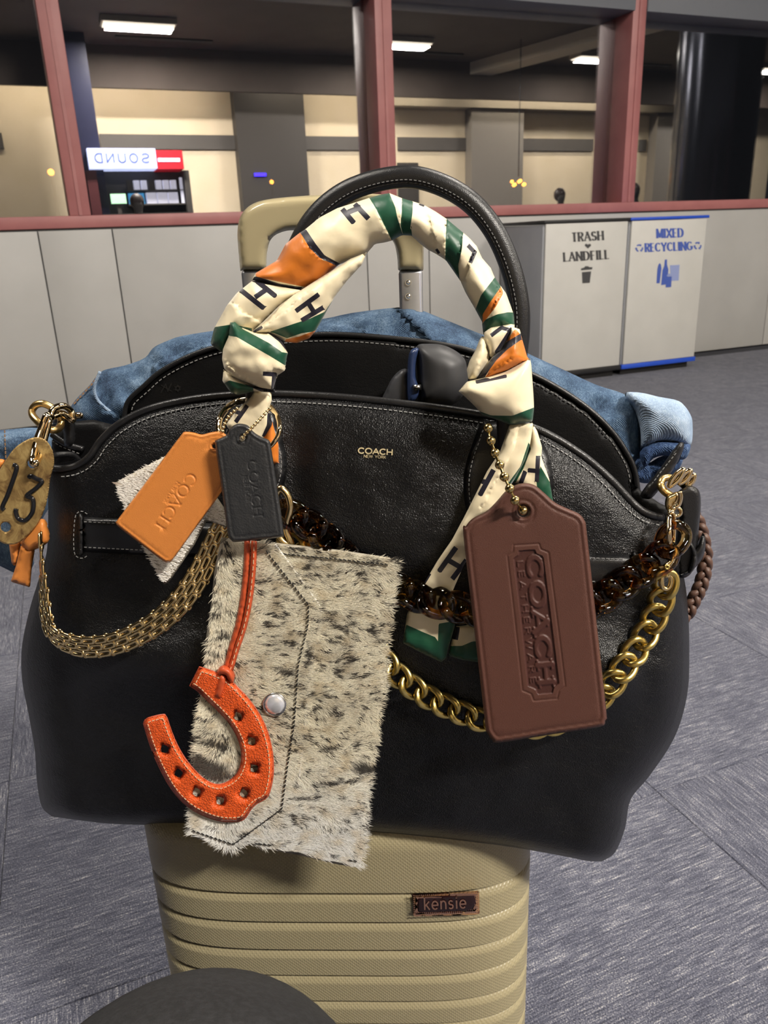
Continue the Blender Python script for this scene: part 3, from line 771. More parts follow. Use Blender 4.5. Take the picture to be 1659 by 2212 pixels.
# badge (lies on the front face)
BG = Plane(FS + NS * .0005, NS)
BGP = [(891, 1932), (1034, 1925), (1035, 1974), (892, 1982)]
hump = float(np.linalg.norm(0))
bd = puff('badge', inset(BGP, -1), BG, -.003, .007, 3, [M['rose']], su, step=8, back=0, sharp=35)
puff('badge_plate', inset(BGP, 6), BG, .0035, .0012, 2, [M['plum']], bd, step=8, back=0, sharp=35)
segs = []
for a, b in zip(inset(BGP, 3), np.roll(inset(BGP, 3), -1, 0)): segs += [(*p, *(p + (b - a) / np.linalg.norm(b - a) * .8), 1.2) for p in resample([a, b], step=4.2)]
print_strokes('badge_beading', segs, BG, .0038, .0012, M['rose'], bd, kind='stuff')
st, w_ = strokes('kensie', .06, gap=.16); print_strokes('badge_lettering', lay(st, w_, (916, 1966), (92, -4), 26), BG, .0046, .0008, M['rose'], bd)
# telescopic handle
HPL = Plane(SCC - NS * (SB - .035), NS)
outer = [(519, 585), (515, 540), (513, 500), (520, 466), (545, 441), (590, 429), (690, 421), (790, 418), (850, 424), (890, 440), (910, 468), (915, 520), (915, 585)]
inner = [(860, 585), (857, 548), (848, 520), (825, 503), (790, 498), (650, 497), (610, 501), (586, 516), (577, 545), (575, 585)]
g_o = catmull(outer, 5); g_i = catmull(inner, 5)
puff('handle_grip', np.vstack([g_o, g_i]), HPL, 0, .013, 20, [M['grip']], su, step=7, prof=2.6)
for (xa, xb, ya) in ((523, 571, 583), (861, 912, 583)):
    p0, p1 = HPL(xa, ya), HPL(xb, ya); w2 = np.linalg.norm(p1 - p0) / 2; c = (p0 + p1) / 2
    bx = [c + ES * sx * w2 + NS * sy * .008 + np.array([0, 0, zz]) for zz in (STOP - .02 - c[2], .0) for sx, sy in ((-1, 1), (1, 1), (1, -1), (-1, -1))]
    box_obj('handle_tube', bx, M['alu'], su, bw=.003)
for y in (610, 640):
    c = HPL(882, y, .008); 
    mesh('screw', *join([tube_geo([c, c + NS * .0012], .0030, nseg=18), tube_geo([c + NS * .0012, c + NS * .002], [.0022, .0012], nseg=6)]), M['steel'], su, sharp=40)

# ------------------------------------------------------------------ handbag
yB, lB = math.radians(8.0), math.radians(5.0)
EB = np.array([math.cos(yB), -math.sin(yB), 0])
NB = np.array([-math.sin(yB) * math.cos(lB), -math.cos(yB) * math.cos(lB), math.sin(lB)])
_r = ray(700, 1795); PB = CAM + _r * ((.560 - CAM[2]) / _r[2])
FB = Plane(PB, NB)
_tx = [100, 170, 218, 262, 330, 430, 540, 640, 760, 880, 1000, 1100, 1180, 1260, 1320, 1365, 1430]; _ty = [1004, 1004, 952, 913, 881, 860, 851, 852, 860, 873, 889, 908, 936, 985, 1037, 1085, 1118]
def bulge(X):
    x, y = X[:, 0], X[:, 1]
    b = .018 * np.sin(PI * np.clip((x - 60) / 1440, 0, 1)) ** .8 * np.sin(PI * np.clip((y - 840) / 960, 0, 1)) ** .9
    g = lambda cx, cy, sx, sy, a: a * np.exp(-((x - cx) / sx) ** 2 - ((y - cy) / sy) ** 2)
    yt = np.interp(x, _tx, _ty); b = b - .016 * np.exp(-np.clip(y - yt, -20, 600) / 60.0)
    b = b + g(340, 1430, 200, 75, .020) + g(1310, 1440, 110, 75, .013) + g(880, 1190, 200, 60, .004) + g(145, 1480, 28, 120, -.005) + g(1395, 1430, 30, 120, -.006) + g(640, 1010, 34, 120, -.004) + g(930, 1010, 90, 90, .002)
    b = b + g(1300, 1500, 70, 90, .004) + g(1180, 1720, 60, 40, -.003) + g(880, 1130, 160, 60, .003) + g(300, 1180, 120, 30, -.003)
    return b
BF = Bulged(FB, bulge)
topc = catmull([(101, 1004), (112, 1010), (140, 1012), (170, 1004), (195, 985), (218, 952), (262, 913), (330, 881), (430, 860), (540, 851), (640, 852), (760, 860), (880, 873), (1000, 889), (1100, 908), (1180, 936), (1260, 985), (1320, 1037), (1365, 1085), (1395, 1108), (1430, 1118)], 8)
leftc = catmull([(101, 1004), (104, 1100), (101, 1190), (84, 1250), (63, 1320), (47, 1400), (48, 1470), (62, 1545), (75, 1620), (80, 1690), (90, 1742), (112, 1764)], 8)
rightc = catmull([(1430, 1118), (1455, 1180), (1478, 1250), (1487, 1330), (1489, 1420), (1486, 1490), (1470, 1560), (1445, 1615), (1400, 1680), (1362, 1728), (1350, 1790), (1328, 1842), (1300, 1861)], 8)
botc = catmull([(112, 1764), (180, 1773), (250, 1780), (400, 1784), (600, 1790), (800, 1800), (1000, 1817), (1100, 1829), (1160, 1839), (1225, 1851), (1270, 1860), (1300, 1861)], 8)
NU, NV = 110, 90
T_, B_, L_, R_ = resample(topc, NU), resample(botc, NU), resample(leftc, NV), resample(rightc, NV)
# rows/columns share parameters by arc length
uu = np.linspace(0, 1, NU)[None, :, None]; vv = np.linspace(0, 1, NV)[:, None, None]
G = (1 - vv) * T_[None] + vv * B_[None] + (1 - uu) * L_[:, None] + uu * R_[:, None] - ((1 - uu) * (1 - vv) * T_[0] + uu * (1 - vv) * T_[-1] + (1 - uu) * vv * B_[0] + uu * vv * B_[-1])
Gf = G.reshape(-1, 2)
u1 = np.broadcast_to(uu[..., 0], (NV, NU)).ravel(); v1 = np.broadcast_to(vv[..., 0], (NV, NU)).ravel()
def rnd(q): q = np.clip(q, 0, 1); return 1 - np.sqrt(np.maximum(0, 1 - (1 - q) ** 2))
edge = -.045 * rnd(np.minimum(u1, 1 - u1) / .06) * np.clip(v1 * 6 + .12, 0, 1) - .03 * rnd((1 - v1) / .06)
wrk = np.array([.0022 * fbm(x / 150, y / 110, 3) + .0007 * fbm(x / 40, y / 26, 9) for x, y in Gf]) * np.clip(v1 * 8, 0, 1)
offs = edge + wrk
VF = BF.many(Gf, offs)
hb = thing('handbag', 'large black leather handbag hung with charms and chains on the suitcase', 'handbag', PB + np.array([0, .09, 0]))
FF = [(i * NU + j, (i + 1) * NU + j, (i + 1) * NU + j + 1, i * NU + j + 1) for i in range(NV - 1) for j in range(NU - 1)]
inn = VF.reshape(NV, NU, 3)[:55].reshape(-1, 3) - NB * .004
V = np.vstack([VF, inn]); n0 = len(VF)
FF += [(n0 + i * NU + j, n0 + i * NU + j + 1, n0 + (i + 1) * NU + j + 1, n0 + (i + 1) * NU + j) for i in range(54) for j in range(NU - 1)]
mesh('front_panel', V, FF, M['leather'], hb)
VG = VF.reshape(NV, NU, 3)
BK = -.135                                                  # back panel's distance behind the front one
# side gussets and base: rings from the front panel's rim to the rear
def rim_sheet(name, rimpts, mat, inward, fold, n=14, blend=None):
    V, F = [], []; m = len(rimpts)
    for k in range(n):
        t = k / (n - 1); dpt = t * .115
        add = inward * (fold * math.sin(PI * t) + .012 * t)
        P = rimpts - NB * dpt + add * (1 if blend is None else 1)
        for bw, vec, f2 in (blend or ()): P = P + bw[:, None] * vec * (f2 * math.sin(PI * t) + .012 * t)
        V += list(P)
    for k in range(n - 1):
        for j in range(m - 1): F.append((k * m + j, k * m + j + 1, (k + 1) * m + j + 1, (k + 1) * m + j))
    return fixn(mesh(name, V, F, mat, hb))
UPZ = np.array([0, 0, 1.0]); sv = np.clip((np.linspace(0, 1, NV) - .8) / .2, 0, 1) ** 2
bl = np.clip(1 - np.linspace(0, 1, NU) / .12, 0, 1) ** 2; br_ = bl[::-1]
rim_sheet('side_gusset', VG[:, 0], M['leather'], EB, .022, blend=[(sv, UPZ, .004)])
rim_sheet('side_gusset', VG[:, -1], M['leather'], -EB, .022, blend=[(sv, UPZ, .004)])
rim_sheet('base_panel', VG[-1], M['leather'], UPZ, .004, blend=[(bl, EB, .022), (br_, -EB, .022)])
# back panel
KP = Plane(PB + NB * BK, NB)
backtop = catmull([(268, 905), (276, 868), (310, 835), (350, 801), (420, 765), (500, 742), (600, 728), (720, 722), (850, 731), (960, 745), (1040, 765), (1130, 800), (1200, 835), (1270, 882), (1322, 932), (1358, 985), (1372, 1020), (1378, 1060)], 6)
bkp = np.vstack([backtop, [(1380, 1200), (1360, 1500), (1260, 1640), (300, 1600), (220, 1500), (240, 1100)]])
puff('back_panel', bkp, KP, 0, .003, 6, [M['leather_in']], hb, step=22, back=1, wr=(.0008, 120, 4))
tube('back_edge_binding', KP.many(resample(backtop, 160), np.full(160, .002)), .0024, M['leather_smooth'], hb, nseg=8)
def shift(c, d): 
    c = np.asarray(c, float); t = np.gradient(c, axis=0); t /= np.linalg.norm(t, axis=1)[:, None]; return c + np.stack([-t[:, 1], t[:, 0]], 1) * d
stitches('stitching', shift(backtop, 14), KP, M['thread_grey'], hb, 7, 4, 1.0, .003)
# binding and stitching on the front
tp = resample(topc, 220)
tube('front_edge_binding', BF.many(tp, np.interp(np.linspace(0, 1, 220), np.linspace(0, 1, NU), offs[:NU]) + .0008), .0030, M['leather_smooth'], hb, nseg=8)
class OnFront:
    n = NB
    def many(s, XY, off): return BF.many(XY, np.asarray(off) + np.array([.0022 * fbm(x / 150, y / 110, 3) + .0007 * fbm(x / 40, y / 26, 9) for x, y in XY]) * np.clip((np.asarray(XY)[:, 1] - 900) / 110, 0.15, 1))
    def __call__(s, px, py, off=0.0): return s.many(np.array([(px, py)]), np.array([off]))[0]
OF = OnFront()
stitches('stitching', shift(topc[14:], 17), OF, M['thread_grey'], hb, 7, 4, 1.0, .0002, .0009)
# curled lip at the left end of the top edge
curl = [(101, 1004), (103, 992), (118, 984), (140, 981), (160, 984), (172, 996)]
cp = catmull(curl, 6); dp = np.interp(np.arange(len(cp)), [0, len(cp) - 1], [0, -.045])
tube('curled_lip', BF.many(cp, -.008 + dp), .0026, M['leather_smooth'], hb, nseg=8)
# handle tabs
for poly in ([(1048, 912), (1022, 955), (1006, 1005), (1001, 1055), (1010, 1110), (1040, 1155), (1090, 1172), (1140, 1160), (1180, 1120), (1196, 1060), (1190, 1000), (1170, 950), (1150, 915)],
             [(498, 880), (478, 930), (466, 985), (468, 1040), (490, 1085), (535, 1105), (585, 1090), (612, 1050), (620, 1000), (612, 955), (598, 910), (590, 880)]):
    pp = catmull(poly, 5, closed=True)
    tb = puff('handle_tab', pp, OF, 0, .0042, 9, [M['leather_smooth']], hb, step=12, back=0)
    stitches('stitching', np.vstack([inset(pp, 12), inset(pp, 12)[:1]]), OF, M['thread_grey'], tb, 6, 4, .9, .0040)
# belt straps on the front and slots
for poly, st1, slot in (([(176, 1116), (330, 1124), (520, 1134), (560, 1136), (560, 1210), (520, 1208), (330, 1200), (176, 1192)], ((182, 1126), (340, 1134), (182, 1183), (340, 1190)), [(170, 1108), (176, 1108), (180, 1114), (180, 1196), (176, 1202), (170, 1200)]),
                        ([(1130, 1190), (1358, 1198), (1372, 1206), (1372, 1262), (1358, 1270), (1130, 1263)], ((1180, 1201), (1345, 1207), (1180, 1255), (1345, 1258)), [(1366, 1190), (1374, 1192), (1378, 1200), (1378, 1268), (1374, 1274), (1366, 1272)])):
    bs_ = puff('belt_strap', poly, OF, 0, .0036, 6, [M['leather_smooth']], hb, step=11, back=0)
    stitches("stitching", [(182, 1127), (340, 1135)] if poly[0][0] < 500 else [(1180, 1201), (1350, 1208)], OF, M["thread_grey"], bs_, 6, 4, .9, .0036)
    stitches('stitching', [(182, 1182), (340, 1190)] if poly[0][0] < 500 else [(1180, 1253), (1350, 1258)], OF, M['thread_grey'], bs_, 6, 4, .9, .0036)
    puff('strap_slot', slot, OF, .0006, .0048, 4, [M['leather_smooth']], hb, step=6, back=0)
sl = [(188, 1110), (176, 1104), (164, 1112), (160, 1140), (159, 1170), (162, 1198), (176, 1206), (190, 1200)]
stitches('stitching', catmull(sl, 6), OF, M['thread_grey'], hb, 6, 4, .9, .0006)
# gold foil logo
st, w_ = strokes('COACH', .115, gap=.09); print_strokes('gold_lettering', lay(st, w_, (773.5, 979.0), (74.5, 4.0), 12), OF, .0006, .0003, M['foil'], hb)
st, w_ = strokes('NEW YORK', .07, gap=.12); print_strokes('gold_lettering', lay(st, w_, (785.5, 988.3), (48, 2.4), 6.0), OF, .0006, .0003, M['foil'], hb)
# stamped marks on the inside of the back panel
st = [(348, 848, 358, 829, 1.2), (358, 829, 362, 846, 1.2), (362, 846, 370, 829, 1.2), (348, 832, 372, 846, 1.0)] + [(384 + 7 * math.cos(a), 839 + 7 * math.sin(a), 384 + 7 * math.cos(a + 2.1), 839 + 7 * math.sin(a + 2.1), 1.0) for a in (.5, 2.6, 4.7, 1.55, 3.64, 5.74)]
print_strokes('stamped_mark', st, KP, .0032, .0003, M['leather_smooth'], hb)

# handles: front one (scarf-wrapped) and rear one
FH = Plane(PB + NB * .010, NB)
fcl = catmull([(545, 1010), (545, 950), (550, 880), (556, 800), (566, 700), (600, 620), (660, 555), (740, 500), (830, 470), (905, 478), (975, 520), (1030, 590), (1065, 670), (1085, 750), (1092, 840), (1095, 920), (1098, 1010)], 8)
tube('handle', FH.many(fcl, np.full(len(fcl), 0.0)), .0075, M['leather_smooth'], hb, nseg=14)
RH = Plane(PB + NB * (BK - .004), NB)
rcl = catmull([(578, 860), (588, 760), (604, 650), (632, 560), (672, 480), (730, 425), (800, 394), (880, 382), (950, 398), (1015, 436), (1065, 495), (1100, 570), (1120, 650), (1122, 720), (1112, 800), (1100, 900)], 10)
rh = tube('handle', RH.many(rcl, np.full(len(rcl), 0.0)), .0092, M['leather_smooth'], hb, nseg=18)
stitches('stitching', shift(rcl[8:-8], 6), Plane(RH.o + NB * .0088, NB), M['thread_grey'], rh, 6, 4, .8, 0, .0006)
seam_p = shift(rcl, 13)
tube('handle_seam', RH.many(seam_p, np.full(len(seam_p), .0062)), .0016, M['leather_smooth'], rh, nseg=6)

# side straps with rings ---------------------------------------------------
GP = Plane(PB + NB * -.045, NB)
lg = thing  # (alias keeps the section readable)
# left gusset lining and strap loop
puff('gusset_flap', [(112, 955), (118, 935), (150, 912), (200, 906), (262, 922), (268, 1010), (190, 1070), (112, 1070)], Plane(PB + NB * -.075, NB), 0, .004, 10, [M['leather_in']], hb, step=14)
tube('flap_binding', Plane(PB + NB * -.068, NB).many(catmull([(112, 938), (128, 950), (150, 962), (180, 970)], 6), np.zeros(19)), .0028, M['leather_smooth'], hb, nseg=8)
stitches('stitching', [(112, 952), (130, 964), (176, 982)], Plane(PB + NB * -.066, NB), M['thread_grey'], hb, 6, 4, .9)
puff('ring_loop', catmull([(112, 912), (122, 898), (142, 892), (156, 900), (160, 925), (158, 960), (140, 964), (136, 930), (124, 920)], 5, closed=True), Plane(PB + NB * -.05, NB), 0, .006, 8, [M['leather_smooth']], hb, step=6)
# right side: upright tab, keeper and belt end
puff('side_tab', catmull([(1464, 1070), (1474, 1056), (1494, 1050), (1510, 1060), (1514, 1090), (1510, 1140), (1504, 1200), (1492, 1240), (1466, 1244), (1462, 1180), (1468, 1120)], 5, closed=True), GP, .014, .007, 8, [M['leather_smooth']], hb, step=6)
puff('belt_end', catmull([(1432, 1224), (1460, 1205), (1486, 1192), (1506, 1180), (1518, 1150), (1524, 1170), (1520, 1200), (1502, 1226), (1470, 1244), (1440, 1252), (1430, 1240)], 5, closed=True), GP, .012, .008, 10, [M['leather_smooth']], hb, step=7)
stitches('stitching', catmull([(1452, 1247), (1480, 1238), (1504, 1222)], 6), Plane(PB + NB * -.024, NB), M['thread_grey'], hb, 6, 4, .9)
puff('belt_keeper', catmull([(1482, 1166), (1494, 1172), (1504, 1190), (1506, 1212), (1498, 1232), (1486, 1238), (1494, 1214), (1494, 1194)], 5, closed=True), GP, .022, .006, 6, [M['leather_smooth']], hb, step=5)
puff('zip_pull_strap', catmull([(1384, 1066), (1420, 1020), (1450, 978), (1468, 956), (1478, 960), (1470, 986), (1444, 1030), (1412, 1072), (1396, 1078)], 5, closed=True), GP, .0, .006, 8, [M['leather_smooth']], hb, step=6)
stitches('stitching', [(1396, 1062), (1430, 1016), (1466, 972)], Plane(PB + NB * -.038, NB), M['thread_grey'], hb, 6, 4, .9)
puff('gusset_flap', [(1360, 1040), (1385, 1060), (1430, 1090), (1480, 1100), (1482, 1180), (1440, 1240), (1380, 1180)], Plane(PB + NB * -.06, NB), 0, .006, 10, [M['leather_in']], hb, step=14)
# ------------------------------------------------------------------ silk scarf wound round the front handle
def silk(name, col):
    t = NT(name); c = t.co(); t.b.inputs['Base Color'].default_value = col; t.b.inputs['Roughness'].default_value = .42; t.b.inputs['Specular IOR Level'].default_value = .45
    t.b.inputs['Sheen Weight'].default_value = .15; t.b.inputs['Sheen Roughness'].default_value = .4
    t.bump(t.noise(c, 45, 3, .5, .6), .0007); return t.m
M['silk'] = silk('cream_silk', srgb(238, 224, 190)); M['silk_green'] = silk('dark_green_silk', srgb(22, 74, 52)); M['silk_orange'] = silk('orange_silk', srgb(214, 120, 38)); M['silk_navy'] = silk('ink_navy_silk', srgb(34, 32, 44))
SILK = [M['silk'], M['silk_green'], M['silk_orange'], M['silk_navy']]
def A3(pts): return [(430 + .27119 * x, 340 + .27125 * y) for x, y in pts]     # coordinates read from enlargements
def A4(pts): return [(800 + .27119 * x, 340 + .27125 * y) for x, y in pts]
def AT(pts): return [(860 + .34359 * x, 880 + .34358 * y) for x, y in pts]
def strip(cl, w):
    c = np.asarray(cl, float); a = shift(c, w / 2); b = shift(c, -w / 2); return np.vstack([a, b[::-1]])
def seg_poly(x0, y0, x1, y1, w):
    d = np.array([x1 - x0, y1 - y0], float); d /= np.linalg.norm(d); n = np.array([-d[1], d[0]]) * w / 2
    return [tuple(np.array([x0, y0]) + n), tuple(np.array([x1, y1]) + n), tuple(np.array([x1, y1]) - n), tuple(np.array([x0, y0]) - n)]
def Hm(f, *segs, w=40): return [(f(seg_poly(*s, w)), 3) for s in segs]
sf = thing('silk_scarf', 'cream green and orange silk scarf with dark H print knotted round the handle', 'scarf', FH(800, 900))
so_ = [(544, 604), (552, 590), (598, 563), (617, 527), (647, 503), (660, 495), (690, 470), (728, 450), (799, 427), (820, 421), (841, 417), (868, 428), (892, 435), (917, 443), (941, 457), (965, 473), (1001, 503), (1014, 514), (1030, 532), (1041, 557), (1060, 579), (1068, 598), (1081, 617), (1093, 633), (1104, 663), (1110, 680), (1112, 708)]
si_ = [(1044, 724), (1041, 695), (1025, 665), (1006, 633), (995, 608), (984, 592), (963, 562), (941, 548), (925, 540), (908, 527), (889, 509), (868, 508), (846, 520), (830, 524), (810, 527), (791, 549), (731, 572), (690, 612), (640, 632), (600, 626)]
wrap_regions = [
 ([(552, 588), (598, 561), (617, 525), (648, 500), (656, 498), (672, 530), (697, 562), (735, 572), (690, 614), (668, 622), (640, 616), (600, 608), (552, 598)], 2),
 (A3([(800, 590), (850, 570), (930, 690), (1000, 780), (1130, 850), (1110, 870), (960, 800), (880, 720)]), 3),
 (A3([(420, 990), (440, 945), (480, 955), (640, 1005), (830, 1035), (780, 1062), (640, 1022), (480, 995)]), 3),
 (A3([(1350, 300), (1400, 400), (1475, 560), (1600, 690), (1640, 640), (1560, 520), (1480, 300)]), 1) if False else (A4([(-10, 320), (50, 420), (110, 540), (175, 668), (262, 625), (215, 480), (200, 400), (150, 280), (60, 300)]), 1),
 (A4([(252, 325), (340, 345), (335, 450), (318, 560), (330, 625), (262, 622), (240, 540), (250, 430)]), 1),
 (A4([(608, 480), (740, 600), (728, 740), (700, 860), (712, 995), (596, 830), (600, 650)]), 1),
 (A4([(995, 950), (1040, 1030), (950, 1160), (895, 1250), (893, 1320), (836, 1215), (880, 1100)]), 1),
 (A4([(1040, 1030), (1060, 1080), (1000, 1190), (930, 1280), (893, 1320), (895, 1250), (950, 1160)]), 2),
 (A4([(880, 1340), (920, 1290), (1010, 1250), (1100, 1232), (1150, 1236), (1155, 1330), (1060, 1338), (960, 1362), (905, 1410)]), 1),
 (A4([(300, 590), (335, 560), (322, 540), (335, 640)]), 1),
]
wrap_regions += Hm(A3, (1140, 410, 1235, 525), (1240, 370, 1350, 490), (1180, 440, 1290, 395), w=42)
wrap_regions += Hm(A4, (778, 700, 835, 760), (835, 745, 795, 840), w=34) + Hm(A4, (390, 368, 430, 385), (525, 730, 548, 765), w=22)
wrap_folds = [(A4([(430, 380), (470, 470), (500, 600), (535, 765)]), -.0011, 22), (A4([(850, 700), (800, 830), (760, 960), (765, 1080)]), -.0026, 24),
              (A4([(608, 480), (600, 650), (596, 830)]), .0018, 25), (A4([(255, 330), (245, 430), (240, 560)]), .0016, 18), (A4([(-5, 320), (50, 420), (110, 540), (175, 668)]), .0016, 20),
              (A4([(1010, 1030), (1050, 1080), (960, 1240)]), -.0018, 16), (A3([(800, 600), (880, 720), (960, 800), (1110, 860)]), .0018, 22),
              (A4([(740, 600), (720, 760), (702, 860), (712, 990)]), -.0018, 18)]
puff('wrapped_length', np.vstack([so_, si_]), FH, .001, .0175, 50, SILK, sf, regions=wrap_regions, folds=wrap_folds, step=7, wr=(.0022, 60, 2))
# left knot
pA = A3([(420, 985), (520, 985), (640, 1010), (830, 1045), (800, 1090), (700, 1160), (600, 1250), (520, 1320), (440, 1400), (300, 1420), (190, 1560), (90, 1485), (120, 1360), (160, 1290), (220, 1180), (300, 1080)])
puff('knot_fold', pA, FH, .004, .017, 45, SILK, sf, regions=[(A3([(60, 1380), (120, 1352), (260, 1330), (420, 1360), (430, 1430), (300, 1440), (150, 1600), (60, 1520)]), 1), (A3([(415, 985), (440, 960), (640, 1000), (840, 1040), (830, 1062), (640, 1025), (450, 1000)]), 3)] + Hm(A3, (330, 1055, 520, 1205), (460, 985, 615, 1110), (445, 1115, 540, 1050), w=40),
     folds=[(A3([(180, 1180), (290, 1170), (330, 1240), (470, 1300)]), .0016, 20)], step=7, wr=(.0022, 45, 5))
pB = A3([(1335, 755), (1300, 850), (1180, 980), (1080, 1110), (1040, 1180), (980, 1290), (930, 1380), (880, 1440), (780, 1478), (690, 1470), (560, 1410), (410, 1400), (520, 1300), (640, 1180), (760, 1090), (900, 1000), (1060, 900), (1200, 810)])
puff('knot_loop', pB, FH, .016, .010, 34, SILK, sf, regions=[(A3([(1080, 1115), (1040, 1190), (985, 1290), (930, 1385), (820, 1400), (700, 1440), (600, 1400), (560, 1390), (740, 1330), (880, 1285), (1000, 1230)]), 1), (A3([(950, 1370), (880, 1450), (780, 1490), (680, 1475), (690, 1450), (800, 1425)]), 2)] + Hm(A3, (770, 1225, 955, 1090), (815, 1300, 990, 1195), (870, 1160, 920, 1240), w=38) + Hm(A3, (430, 1392, 505, 1350), w=24),
     folds=[(A3([(480, 1380), (640, 1260), (780, 1140), (900, 1060)]), .0018, 16)], step=6, wr=(.0016, 40, 8))
pC = A3([(240, 1310), (290, 1300), (340, 1355), (430, 1390), (560, 1392), (640, 1440), (705, 1560), (690, 1640), (680, 1700), (620, 1740), (590, 1850), (480, 1832), (380, 1792), (260, 1742), (200, 1682), (183, 1610), (190, 1530), (235, 1420)])
puff('knot_band', pC, FH, .017, .016, 44, SILK, sf, regions=[(A3([(235, 1305), (300, 1290), (345, 1365), (450, 1420), (560, 1480), (660, 1550), (710, 1560), (690, 1660), (560, 1580), (420, 1500), (300, 1430), (235, 1420)]), 1), (A3([(560, 1385), (640, 1430), (710, 1520), (700, 1545), (640, 1470), (550, 1400)]), 3)] + Hm(A3, (508, 1722, 620, 1730), (600, 1720, 590, 1850), w=34),
     folds=[(A3([(190, 1600), (260, 1680), (360, 1760), (500, 1830)]), .0022, 14), (A3([(690, 1690), (620, 1680), (560, 1700)]), .0016, 16)], step=6, wr=(.0018, 40, 11))
puff('knot_underside', A3([(195, 1690), (270, 1740), (440, 1822), (600, 1845), (610, 1872), (440, 1864), (310, 1892), (250, 1872), (185, 1780)]), FH, .012, .011, 26, SILK, sf, regions=[(A3([(200, 1800), (240, 1775), (330, 1800), (430, 1830), (440, 1900), (240, 1920)]), 1), (A3([(330, 1795), (440, 1822), (610, 1845), (620, 1880), (500, 1868), (380, 1815)]), 3)], step=6)
pE = [(549, 842), (586, 848), (587, 866), (580, 885), (591, 922), (602, 962), (602, 1000), (566, 1010), (522, 970), (488, 917), (510, 888), (540, 858)]
puff('scarf_tail', pE, FH, .006, .006, 20, SILK, sf, regions=[(A3([(560, 2060), (640, 2060), (700, 2400), (520, 2500), (500, 2260), (545, 2160)]), 2), (A3([(545, 2030), (588, 2050), (580, 2130), (520, 2230), (500, 2220), (540, 2130)]), 3)] + Hm(A3, (385, 1975, 290, 2110), (345, 2045, 260, 2010), w=34), step=6, wr=(.001, 30, 3))
# right knot
puff('knot_fold', A4([(905, 1395), (960, 1355), (1130, 1325), (1150, 1345), (1090, 1470), (1030, 1550), (950, 1610), (930, 1540), (905, 1450)]), FH, .012, .010, 22, SILK, sf, regions=Hm(A4, (960, 1420, 1060, 1345), (1130, 1360, 1000, 1560), (1040, 1355, 1110, 1375), w=32), step=6, wr=(.0012, 30, 4))
puff('knot_fold', A4([(1120, 1345), (1190, 1368), (1210, 1450), (1250, 1590), (1275, 1615), (1100, 1700), (920, 1770), (830, 1780), (900, 1680), (960, 1600), (1050, 1520), (1090, 1440)]), FH, .013, .014, 36, SILK, sf, regions=[(A4([(1100, 1440), (1170, 1380), (1220, 1440), (1260, 1590), (1280, 1620), (1100, 1700), (900, 1775), (930, 1730), (1000, 1590), (1080, 1510)]), 2), (A4([(1070, 1480), (1200, 1400), (1205, 1450), (1090, 1530), (1000, 1620), (930, 1720), (900, 1770), (825, 1775), (920, 1660), (1000, 1560)]), 3), (A4([(1080, 1470), (1150, 1370), (1175, 1380), (1120, 1440)]), 2)], folds=[(A4([(900, 1760), (1000, 1690), (1120, 1600)]), .0015, 16)], step=6, wr=(.0015, 40, 6))
puff('knot_loop', A4([(895, 1420), (930, 1470), (948, 1560), (940, 1630), (890, 1700), (845, 1770), (780, 1768), (768, 1690), (790, 1620), (840, 1530), (870, 1450)]), FH, .012, .013, 24, SILK, sf, step=6, folds=[(A4([(870, 1640), (860, 1700), (800, 1760)]), .0016, 10)], wr=(.001, 30, 3))
pJ = A4([(703, 1862), (770, 1785), (840, 1770), (1080, 1705), (1272, 1600), (1282, 1650), (1300, 1900), (1304, 2000), (1292, 2105), (1130, 2136), (1000, 2085), (890, 2050), (850, 2000), (780, 1930)])
puff('knot_band', pJ, FH, .018, .016, 52, SILK, sf, regions=[(A4([(840, 2010), (960, 2055), (1130, 2058), (1320, 1985), (1330, 2120), (1130, 2160), (860, 2070)]), 1), (A4([(838, 1775), (930, 1752), (945, 1765), (1085, 1725), (1088, 1755), (840, 1805)]), 3)], folds=[(A4([(703, 1862), (790, 1800), (860, 1785)]), .001, 14)], step=7, wr=(.0014, 60, 9))
# hanging tails
pK = AT([(700, 110), (800, 100), (850, 100), (830, 230), (800, 330), (740, 440), (700, 500), (600, 680), (560, 760), (470, 900), (410, 1000), (345, 1150), (330, 1190), (345, 1300), (358, 1370), (320, 1500), (300, 1580), (270, 1602), (150, 1545), (30, 1482), (55, 1300), (110, 1200), (160, 1110), (250, 960), (340, 830), (420, 680), (480, 560), (560, 400), (640, 280)])
TK = Plane(PB + NB * .030, NB)
puff('scarf_tail', pK, TK, 0, .0035, 26, SILK, sf, regions=[(AT([(345, 1150), (420, 990), (470, 980), (480, 1250), (330, 1560), (320, 1190)]), 1), (AT([(250, 1470), (255, 1360), (370, 1340), (370, 1640), (20, 1520), (30, 1470), (50, 1365), (150, 1410), (235, 1445)]), 1), (AT([(195, 1040), (208, 1050), (165, 1120), (150, 1110)]), 3), (AT([(820, 220), (840, 260), (800, 350), (700, 520), (690, 480), (770, 370)]), 1)] + Hm(AT, (600, 392, 512, 556), (560, 470, 520, 465), w=32) + Hm(AT, (365, 880, 255, 1035), (430, 960, 340, 1080), (315, 960, 400, 1010), w=32),
     folds=[(AT([(760, 110), (730, 260), (640, 420), (520, 640)]), .0012, 22)], step=7, wr=(.003, 60, 4))
puff('scarf_tail', AT([(840, 92), (875, 150), (905, 250), (900, 310), (950, 450), (975, 590), (940, 640), (850, 560), (760, 480), (700, 470), (780, 350), (825, 240)]), TK, -.006, .0035, 20, SILK, sf, regions=[(AT([(895, 370), (960, 480), (985, 600), (940, 650), (880, 560), (870, 470)]), 1), (AT([(825, 230), (835, 260), (790, 380), (735, 480), (690, 480), (780, 340)]), 1)] + Hm(AT, (880, 305, 872, 470), (815, 395, 875, 400), (800, 400, 770, 480), w=28), step=7, wr=(.002, 40, 7))
